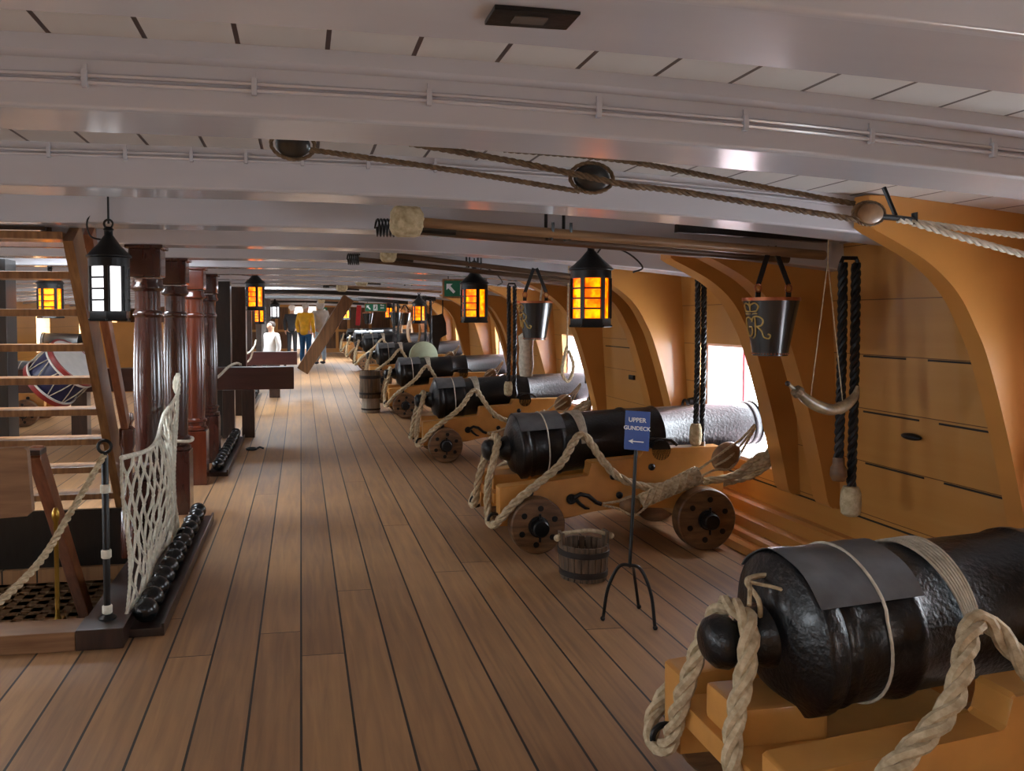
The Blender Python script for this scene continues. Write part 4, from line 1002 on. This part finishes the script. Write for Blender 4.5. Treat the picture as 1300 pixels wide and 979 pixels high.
overhead([(1160, 283, YR), (1230, 304, YR-.02), (1335, 333, YR-.05)], 0.0135, 'cord', 'pale overhead rope from the wooden block to the right edge, lower of two')
b = B(); b.tube([at(1137, 274, YR), at(1127, 250, YR+.02), at(1122, 238, YR+.03)], 0.009, 6); b.tube([at(1118, 275, YR), at(1140, 277, YR), at(1160, 279, YR), at(1161, 270, YR), at(1161, 285, YR)], 0.011, 8); tag(b.done('iron_hook', 'metal'), 'black iron hook and eye at the right wooden pulley block', 'hook')

# black rope rammers hanging by the ship's side
def rope_sponge(x, y, ztop, ends, label, r=0.026):
    t = thing('rope_rammer', label, 'rope rammer', (x, y, min(e[1] for e in ends)), 'black rope rammers')
    for dx, zb, kind in ends:
        b = B(); b.rope([(x+dx, y, ztop), (x+dx+0.006, y, (ztop+zb)/2), (x+dx, y, zb)], r, lay=r*5.2); b.done('rope', 'brope', t)
        b = B()
        if kind == 'fleece':
            b.lathe([(0, 0.07), (r*1.5, 0.065), (r*2.0, 0.03), (r*2.1, -0.03), (r*1.9, -0.085), (r*1.2, -0.1), (0, -0.1)], (x+dx, y, zb), (0, 0, 1), 18); b.done('fleece_end', 'fleece', t)
        else:
            b.lathe([(0, 0.03), (r*1.15, 0.03), (r*1.2, -0.01), (r*1.6, -0.03), (r*1.7, -0.07), (r*1.2, -0.1), (0, -0.1)], (x+dx, y, zb), (0, 0, 1), 16); b.done('rammer_end', 'wheel' if kind == 'wood' else 'metal', t)
    b = B(); b.tube([(x+ends[0][0]-0.01, y, ztop+0.0), (x+ends[0][0], y, ztop+0.03), (x+ends[-1][0], y, ztop+0.03), (x+ends[-1][0]+0.01, y, ztop)], 0.012, 6); b.done('hanger', 'metal', t)
    return t
rope_sponge(2.93, 3.9, 1.96, [(0.0, 0.86, 'wood'), (0.08, 0.66, 'fleece')], 'long black rope rammer with a fleece end hanging by the powder horn')
rope_sponge(2.93, 5.5, 1.97, [(0.0, 0.80, 'fleece'), (0.05, 0.70, 'wood')], 'black rope rammer with a white fleece end in front of the muzzle at the sign', 0.022)
rope_sponge(2.37, 8.85, 2.03, [(0.0, 0.86, 'fleece'), (0.07, 0.84, 'iron')], 'black rope rammer hanging left of the second leather bucket', 0.025)
q = at(540, 408, 13.4); rope_sponge(q.x, q.y, 1.98, [(0.0, 0.95, 'iron'), (0.09, 0.95, 'fleece')], 'black rope rammer hanging below the small lantern over the far guns', 0.026)
q = at(500, 410, 17.0); rope_sponge(q.x, q.y, 1.98, [(0.0, 1.05, 'iron'), (0.09, 1.05, 'fleece')], 'black rope rammer hanging among the far guns', 0.026)

# powder horn on its string
hc = [at(x, y, 3.72) for x, y in ((1000, 487), (1012, 497), (1028, 510), (1045, 518), (1060, 520), (1074, 514), (1085, 503), (1089, 490))]
t = thing('powder_horn', 'curved cow horn powder flask hanging on strings beside the black rope rammer', 'powder horn', hc[4])
b = B(); P = spline(hc, 6); n = len(P); b.tube(P, [0.02*(0.5 if i < 6 else 1)+0.012*math.sin(PI*min(1, max(0, i-6)/(n*0.55)))*(1 if i >= 6 else 0) if i < n*0.6 else 0.03*(1-(i-n*0.6)/(n*0.4))**0.7+0.004 for i in range(n)], 12); b.done('horn', 'horn', t)
b = B(); b.cyl(P[5], P[7], 0.03, 0.034, 14); b.done('collar', 'tarred', t); b = B(); b.ball(P[0], 0.014, 10, 8); b.done('stopper', 'dark', t)
tp = at(1051, 333, 3.72)
b = B(); b.tube([at(1029, 506, 3.72), tp], 0.0028, 5); b.tube([at(1070, 512, 3.72), tp], 0.0028, 5); b.tube([tp, V((tp.x, tp.y, cz(tp.x)+CPL))], 0.0028, 5); b.done('string', 'hemp', t)
# iron handle on the side planking
hp = at(1143, 552, 3.98); hp.x = wx(hp.z)-0.02; hp.y = 3.9
b = B(); b.ball(hp, 0.05, 18, 10, (0.5, 1.5, 0.4)); b.cyl(hp, hp+V((0.05, 0, 0)), 0.014, seg=10); tag(b.done('side_handle', 'metal'), 'black iron knob on the ochre planking between the near knees', 'handle')
q = at(737, 480, 7.7); q.x = wx(q.z)-0.015
b = B(); b.box(q, (0.03, 0.12, 0.05), bev=0.01); tag(b.done('side_handle', 'metal'), 'small black iron catch on the ochre planking behind the amber lantern', 'handle')
# iron rings at the side
def ring_chain(y, x, z, label):
    t = thing('wall_ring', label, 'ring', (x, y, z))
    b = B(); b.cyl((x-0.0, y, z), (x+0.07, y, z), 0.03, 0.045, 12); b.done('eye_bolt', 'metal', t)
    b = B(); b.tube([V((x-0.03, y+0.05*math.cos(a), z-0.045+0.06*math.sin(a))) for a in [2*PI*i/20 for i in range(20)]], 0.012, 8, closed=True); b.done('ring', 'metal', t)
p = at(1297, 590, 2.95); ring_chain(2.92, wx(p.z)-0.06, p.z, 'black ring bolt at the right edge on the ship side')
ring_chain(6.42, wx(0.9)-0.06, 0.93, 'black ring bolt beside the gunport behind the blue sign')
# coil of rope on the waterway
b = B()
cc = V((3.12, 4.62, fz(3.1, 4.6)+0.03)); P = []
for i in range(90): a = i*0.32; r_ = 0.07+0.015*math.sin(i*0.9); P.append(cc+V((r_*0.7*math.cos(a), r_*math.sin(a)*1.2, 0.06*(i/90)+0.02*math.sin(a*0.5))))
b.tube(P, 0.0085, 6); tag(b.done('rope_coil', 'tarred'), 'small coil of dark rope lying at the foot of the ship side', 'rope coil')
# black ring standing near it
b = B(); p = at(968, 668, 4.5); b.tube([V((2.86, 4.5, fz(2.86, 4.5)+0.07))+V((0.03*math.cos(a), 0.06*math.cos(a), 0.06*math.sin(a))) for a in [2*PI*i/20 for i in range(20)]], 0.013, 8, closed=True); tag(b.done('deck_ring', 'metal'), 'black iron ring on the deck between the near two cannons at the ship side', 'ring')
# rope hanging at the second bay
b = B(); b.rope([at(722, 338, 6.75), at(721, 380, 6.75), at(720, 440, 6.75)], 0.008); b.rope([at(720, 440, 6.75), at(716, 455, 6.75), at(714, 475, 6.75), at(722, 484, 6.75), at(728, 465, 6.75), at(722, 445, 6.75)], 0.016); tag(b.done('hanging_line', 'hemp'), 'pale rope line with a bunched end hanging left of the big amber lantern', 'rope')
# hanging white canvas bag under the second bucket
b = B(); p = at(668, 450, 8.4); b.lathe([(0, 0.0), (0.07, 0.01), (0.085, 0.15), (0.075, 0.32), (0.09, 0.45), (0.03, 0.5), (0, 0.5)], p+V((0, 0, -0.25)), (0, 0, 1), 18); b.rope([p+V((0, 0, 0.24)), p+V((0.12, 0, 0.38)), p+V((0.2, 0, 0.9)), V((p.x+0.2, p.y, cz(p.x)))], 0.012); tag(b.done('canvas_bag', 'cord'), 'pale canvas bag hanging below the second leather bucket', 'bag')

# exit signs
def exit_sign(c, w, h, label, text=None, hang=True):
    c = V(c); t = thing('exit_sign', label, 'sign', c+V((0, 0, -h/2)), 'green exit signs')
    b = B(); b.box(c, (w+0.04, 0.025, h+0.04), bev=0.004); b.done('frame', 'oak', t)
    m4 = frame(c+V((0, -0.0135, 0)), (1, 0, 0))
    b = B(); b.box(c+V((0, -0.012, 0)), (w, 0.006, h)); p = b.done('face', 'green', t, smooth=False)
    b = B()
    def poly(pts, s=1.0, o=(0, 0)):
        b.prism([(o[0]+x*s*h, o[1]+z*s*h) for x, z in pts], lambda a, q, k: m4 @ V((a, q, k)), 0.0018, 0.0035)
    poly([(-0.30, 0.30), (0.1, 0.30), (-0.04, 0.16), (0.28, -0.2), (0.16, -0.32), (-0.18, 0.02), (-0.30, -0.1)], 1, (-w*0.34, 0))
    b.box(m4 @ V((-w*0.02, 0, 0.0026)), (w*0.2, 0.0016, h*0.84))
    b.done('arrow', 'white', p, smooth=False)
    b = B()
    poly([(-0.08, 0.1), (0.1, 0.12), (0.14, 0.05), (0.05, -0.05), (0.16, -0.3), (0.08, -0.32), (-0.02, -0.12), (-0.16, -0.3), (-0.22, -0.24), (-0.06, -0.02)], 1, (-w*0.02, 0)) 
    b.lathe([(0, 0), (h*0.08, 0), (h*0.08, 0.0015), (0, 0.0015)], m4 @ V((-w*0.0, h*0.22, 0.0035)), (0, -1, 0), 12)
    o = b.done('running_figure', 'green', p, smooth=False)
    for v in o.data.vertices: v.co.y -= 0.002
    text_mesh('lettering', 'Fire\nexit', h*0.34, 'white', p, m4 @ Matrix.Translation((w*0.31, h*0.14, 0.002)))
    if hang:
        b = B()
        for s_ in (-1, 1): b.tube([c+V((s_*w*0.4, 0, h/2)), V((c.x+s_*w*0.4, c.y, cz(c.x)+CPL))], 0.006, 6)
        b.done('hanger', 'metal', t)
exit_sign(at(590, 366.5, 8.5), 0.46, 0.17, 'green and white fire exit sign in a wooden frame behind the amber lantern')
exit_sign(at(477, 390.5, 19.0), 0.5, 0.17, 'small green fire exit sign hung over the far guns')
c = at(412, 393.5, 27.0); t = thing('exit_sign', 'tiny square green sign beside the far doorway above the visitors', 'sign', c, 'green exit signs')
b = B(); b.box(c, (0.17, 0.02, 0.17)); p = b.done('face', 'green', t, smooth=False); b = B(); b.box(c+V((0, -0.011, 0)), (0.07, 0.004, 0.07), Matrix.Rotation(0.78, 3, 'Y')); b.done('arrow', 'white', p, smooth=False); b = B(); b.tube([c+V((0, 0, 0.08)), V((c.x, c.y, 2.3))], 0.008, 6); b.done('hanger', 'metal', t)

# drum behind the ladder, hung on the cross timber
dc = at(78, 474, 10.45)
t = thing('bass_drum', 'blue drum with red and white hoops and white cords, seen through the ladder', 'drum', dc+V((0, 0, -0.35)))
ax = V((0.72, -0.22, 0.62)).normalized(); r = 0.34; L = 0.46
b = B(); b.lathe([(r*0.97, -L/2), (r*0.97, L/2)], dc, ax, 40); b.done('shell', 'drumblue', t)
for s_ in (-1, 1):
    b = B(); b.lathe([(r*0.97, -0.03), (r*1.05, -0.03), (r*1.05, 0.03), (r*0.97, 0.03), (r*0.97, -0.03)], dc+ax*s_*L*0.46, ax, 40, caps=False); b.done('hoop', 'drumred', t)
    b = B(); b.lathe([(r*1.02, -0.012), (r*1.06, -0.012), (r*1.06, 0.012), (r*1.02, 0.012), (r*1.02, -0.012)], dc+ax*s_*L*0.36, ax, 40, caps=False); b.done('hoop', 'whitecloth', t)
    b = B(); b.lathe([(0, -0.004), (r*0.99, -0.004), (r*0.99, 0.004), (0, 0.004)], dc+ax*s_*(L*0.5+0.006), ax, 40); b.done('drumhead', 'whitecloth', t)
b = B(); q = V((0, 0, 1)).rotation_difference(ax)
for i in range(10):
    a0 = 2*PI*i/10; a1 = 2*PI*(i+0.5)/10; a2 = 2*PI*(i+1)/10; e = lambda a, h: dc+q @ V((r*1.0*math.cos(a), r*1.0*math.sin(a), h))
    b.tube([e(a0, -L*0.44), e((a0+a1)/2, 0)+(e((a0+a1)/2, 0)-dc)*0.03, e(a1, L*0.44)], 0.007, 5); b.tube([e(a1, L*0.44), e((a1+a2)/2, 0)+(e((a1+a2)/2, 0)-dc)*0.03, e(a2, -L*0.44)], 0.007, 5)
b.done('cords', 'cord', t)

# port side: guns far over on the left
for i, y in enumerate((12.9, 20.2, 23.8, 27.4)):
    c = copy_tree(cannon0, (-2.55 if i else -2.4, y, sheer(y)), ['black cannon on the port side seen through the ladder', 'port side cannon beyond the drum', 'port side cannon midway between the drum and the far bulkhead', 'port side cannon nearest the far bulkhead'][i], 'port side cannons')
    c.rotation_euler = (0, 0, PI)
# grey canvas, hanging things down the right side
b = B(); p = at(556, 412, 15.4)
sh = [(540, 396), (548, 402), (556, 400), (562, 398), (566, 410), (567, 425), (558, 428), (556, 448), (551, 448), (549, 430), (545, 415)]
b.prism([(at(x, y, 15.4).x, at(x, y, 15.4).z) for x, y in sh], lambda a, q, k: V((a, k, q)), 15.36, 15.46, 0.02); b.tube([at(562, 399, 15.41), V((at(562, 399, 15.41).x, 15.41, cz(2.8)+0.02))], 0.012, 6)
tag(b.done('hide_bag', 'canvas'), 'dark hide hanging by the ship side above the far guns', 'hide')
b = B(); p = at(455, 400, 27.0); b.box(p+V((0, 0, -0.0)), (0.16, 0.05, 0.72), Matrix.Rotation(0.08, 3, 'Y'), 0.02); b.tube([p+V((0, 0, 0.34)), V((p.x, p.y, 2.2))], 0.012, 6); tag(b.done('red_cloth', 'redcloth'), 'narrow red cloth hanging near the far bulkhead', 'cloth')
for px, yy, lb in ((516, 20.8, 'coil of brown rope hanging on the ship side beyond the far buckets'), (526, 18.3, 'larger coil of brown rope hanging by the far gunports')):
    p = at(px, 418, yy); b = B(); p = V((p.x, yy, p.z))
    for k in range(5): b.tube([p+V((0.13*math.sin(a)*(1+0.05*k), 0.03*k, 0.33*math.cos(a)-0.05)) for a in [2*PI*i/24 for i in range(24)]], 0.022, 6, closed=True)
    b.tube([p+V((0, 0.06, 0.28)), V((p.x, yy+0.06, cz(p.x)+0.02))], 0.015, 6)
    tag(b.done('rope_coil', 'palewood'), lb, 'rope coil')

# ------------------------------------------------------------------ people
def skin_mesh(verts, edges, name, m, parent, root=0, sub=2):
    me = bpy.data.meshes.new(name); me.from_pydata([v[0] for v in verts], edges, []); o = bpy.data.objects.new(name, me); COL.objects.link(o)
    o.modifiers.new('s', 'SKIN'); sk = me.skin_vertices[0].data
    for i, v in enumerate(verts):
        r = v[1]; sk[i].radius = r if isinstance(r, tuple) else (r, r); sk[i].use_root = (i == root)
    md = o.modifiers.new('u', 'SUBSURF'); md.levels = sub; md.render_levels = sub
    dg = bpy.context.evaluated_depsgraph_get(); em = bpy.data.meshes.new_from_object(o.evaluated_get(dg))
    bpy.data.objects.remove(o); em.name = name; em.materials.clear(); em.materials.append(M[m])
    for p in em.polygons: p.use_smooth = True
    r = bpy.data.objects.new(name, em); COL.objects.link(r); r.parent = parent
    return r
def person(loc, rz, label, top, legs, hair, height=1.74, pose='stand', headwear=None, arms=None):
    """feet at the origin, facing -Y before rotation"""
    t = thing('person', label, 'person', loc); k = height/1.74
    sit = pose == 'sit'
    hip = 0.52 if sit else 0.93
    def kx(p): return (p[0]*k, p[1]*k, p[2]*k)
    h = hip
    A = arms or {'L': ((0.2, 0.0, h+0.5), (0.25, 0.03, h+0.24), (0.24, -0.05, h-0.01)), 'R': ((-0.2, 0.0, h+0.5), (-0.25, 0.03, h+0.24), (-0.24, -0.05, h-0.01))}
    vs = [((0, 0, h), (0.15, 0.11)), ((0, 0.01, h+0.22), (0.14, 0.1)), ((0, 0.01, h+0.42), (0.17, 0.11)), ((0, 0.0, h+0.53), (0.1, 0.08)), ((0, -0.01, h+0.6), 0.055), ((0, -0.02, h+0.68), (0.07, 0.085)), ((0, -0.02, h+0.76), (0.075, 0.09)), ((0, -0.015, h+0.8), (0.05, 0.06)), ((0, -0.11, h+0.69), 0.014)]
    es = [(0, 1), (1, 2), (2, 3), (3, 4), (4, 5), (5, 6), (6, 7), (5, 8)]
    for s_ in (-1, 1):
        vs += [((s_*0.078, -0.02, h+0.7), (0.012, 0.02))]; es.append((5, len(vs)-1))
    tops, te = [], []
    def add(p, r, par): vs.append((p, r)); es.append((par, len(vs)-1)); return len(vs)-1
    legsv = []
    for s_ in (-1, 1):
        if sit: L = [((s_*0.1, -0.02, h-0.02), 0.085), ((s_*0.11, -0.42, h-0.02), 0.06), ((s_*0.11, -0.42, 0.09), 0.042), ((s_*0.11, -0.55, 0.04), (0.04, 0.03))]
        else: L = [((s_*0.095, 0, h-0.08), 0.088), ((s_*0.1, -0.01, 0.5), 0.06), ((s_*0.105, 0.01, 0.3), 0.058), ((s_*0.105, 0.02, 0.09), 0.04), ((s_*0.11, -0.13, 0.035), (0.04, 0.028))]
        par = 0
        for p, r in L: par = add(p, r, par)
        legsv.append(L)
        sh, el, wr = A['L' if s_ > 0 else 'R']
        i = add(sh, 0.058, 2); i = add(el, 0.042, i); i = add(wr, 0.03, i)
        d = (V(wr)-V(el)).normalized(); hnd = V(wr)+d*0.07
        i = add(tuple(hnd), (0.036, 0.02), i)
        ac = d.orthogonal().normalized(); ac = V((0, 1, 0)) if abs(d.y) < 0.7 else V((0, 0, 1)); ac = (ac-d*ac.dot(d)).normalized()
        for f, ln in ((-0.028, 0.07), (-0.009, 0.085), (0.01, 0.08), (0.028, 0.06)):
            j = add(tuple(hnd+ac*f+d*ln*0.5), 0.009, i); add(tuple(hnd+ac*f+d*ln+V((-s_*0.012, 0, 0))), 0.008, j)
        add(tuple(hnd-ac*0.055+d*0.005), 0.01, i)
    skin_mesh([(kx(p), tuple(q*k for q in r) if isinstance(r, tuple) else r*k) for p, r in vs], es, 'body', 'skin', t)
    # clothing
    cv = [((0, 0, h-0.1), (0.175, 0.135)), ((0, 0.01, h+0.22), (0.165, 0.125)), ((0, 0.01, h+0.43), (0.185, 0.125)), ((0, 0.0, h+0.545), (0.1, 0.085)), ((0, -0.005, h+0.575), (0.075, 0.07))]; ce = [(0, 1), (1, 2), (2, 3), (3, 4)]
    for s_ in (-1, 1):
        sh, el, wr = A['L' if s_ > 0 else 'R']; n0 = len(cv); cv += [(sh, 0.076), (el, 0.06), (wr, 0.046)]; ce += [(2, n0), (n0, n0+1), (n0+1, n0+2)]
    skin_mesh([(kx(p), tuple(q*k for q in r) if isinstance(r, tuple) else r*k) for p, r in cv], ce, 'jacket', top, t, sub=2)
    lv = [((0, 0, h+0.04), (0.16, 0.12))]; le = []
    for L in legsv:
        par = 0
        for p, r in L[:-1]:
            lv.append((p, r*1.22)); le.append((par, len(lv)-1)); par = len(lv)-1
    skin_mesh([(kx(p), tuple(q*k for q in r) if isinstance(r, tuple) else r*k) for p, r in lv], le, 'trousers', legs, t, sub=2)
    for L in legsv:
        a, c = V(L[-2][0]), V(L[-1][0]); b = B(); b.ball(V((a.x, (a.y+c.y)/2-0.01, 0.045))*k, 0.05*k, 12, 8, (0.95, 2.6, 0.9)); b.done('shoe', 'shoe', t, local=True)
    b = B(); b.ball(V((0, 0.0, h+0.745))*k, 0.098*k, 16, 10, (0.9, 1.05, 0.95))
    for v in list(b.bm.verts):
        if v.co.y < -0.045*k and v.co.z < (h+0.775)*k: v.co.y = -0.045*k
    b.done('hair', hair, t, local=True)
    if headwear == 'hood':
        b = B(); b.ball(V((0, 0.01, h+0.71))*k, 0.128*k, 16, 10, (0.9, 1.0, 1.15)); b.done('hood', top, t, local=True)
    if headwear == 'cap':
        b = B(); b.lathe([(0.115, 0), (0.115, 0.03), (0.1, 0.08), (0.05, 0.11), (0, 0.115)], V((0, -0.01, h+0.75))*k, (0, 0, 1), 18); b.box(V((0, -0.13, h+0.757))*k, (0.16*k, 0.13*k, 0.012), bev=0.004); b.done('cap', 'whitecloth', t, local=True)
    t.rotation_euler = (0, 0, rz)
    return t
def floor_at(px, Y): p = at(px, 450, Y); return V((p.x, Y, fz(p.x, Y)))
person(floor_at(388, 21.9), PI-0.5, 'person in a yellow jacket and blue jeans walking away, left of the diagonal brace', 'yellow', 'jeans', 'hair_grey', 1.7)
person(floor_at(407, 22.6), PI+0.5, 'person in a hooded light grey top and pale jeans behind the diagonal brace', 'greytop', 'palejeans', 'hair_grey', 1.78, headwear='hood')
person(floor_at(371, 26.4), PI-0.2, 'person in dark clothes and a white cap at the far doorway, beside the yellow jacket', 'blackcloth', 'blackcloth', 'hair_grey', 1.68, headwear='cap')
sp_ = floor_at(345, 18.4); person(sp_, -0.9, 'person in a white top sitting on a bench behind the second cross timber', 'whitecloth', 'navy', 'hair_dark', 1.7, 'sit')
b = B(); b.box(sp_+V((-0.05, 0.06, 0.375)), (0.9, 0.34, 0.05), bev=0.006); t_ = b.done('bench', 'dark'); tag(t_, 'low dark bench under the seated person in white', 'bench')
for dx in (-0.36, 0.3):
    b = B(); b.box(sp_+V((dx, 0.06, 0.175)), (0.05, 0.3, 0.35)); b.done('leg', 'dark', t_, smooth=False)

# ------------------------------------------------------------------ light
w = bpy.data.worlds.new('sky'); SC.world = w; w.use_nodes = True
bg = w.node_tree.nodes['Background']; bg.inputs['Color'].default_value = (0.84, 0.925, 1.0, 1); bg.inputs['Strength'].default_value = 22.0
def portal(loc, sx, sy, direction):
    l = bpy.data.lights.new('port_daylight', 'AREA'); l.shape = 'RECTANGLE'; l.size = sx; l.size_y = sy; l.cycles.is_portal = True
    o = bpy.data.objects.new('port_daylight', l); COL.objects.link(o); o.location = loc
    o.rotation_euler = V(direction).to_track_quat('-Z', 'Y').to_euler()
for y in PY:
    portal((wx(1)+0.45, y, 1.0+sheer(y)), 1.0, 0.95, (-1, 0, 0)); portal((-6.55, y, 1.0+sheer(y)), 1.0, 0.95, (1, 0, 0))
for h in SKY_OPENINGS: portal(((h[0]+h[1])/2, (h[2]+h[3])/2, 2.95 if h[0] < -3 else 2.5), h[1]-h[0]+0.1, h[3]-h[2]+0.1, (0, 0, -1))
FILLS = [((-2.9, 5.9, -0.15), 6.0, (1, 0.93, 0.85))]  # unseen fill light, added to brighten the space below the hatch
def add_fill(loc, e, col=(1, 0.5, 0.14), r=0.05):
    l = bpy.data.lights.new('lower_deck_fill', 'POINT'); l.energy = e; l.color = col; l.shadow_soft_size = r
    o = bpy.data.objects.new('lower_deck_fill', l); COL.objects.link(o); o.location = loc
for a in FILLS: add_fill(*a)
SC.view_settings.view_transform = 'Standard'; SC.view_settings.look = 'None'; SC.view_settings.gamma = 1.0
SC.view_settings.use_curve_mapping = False; SC.view_settings.exposure = 0.42
SC.cycles.max_bounces = 10; SC.cycles.diffuse_bounces = 6; SC.cycles.glossy_bounces = 4
SC.cycles.sample_clamp_indirect = 6.0
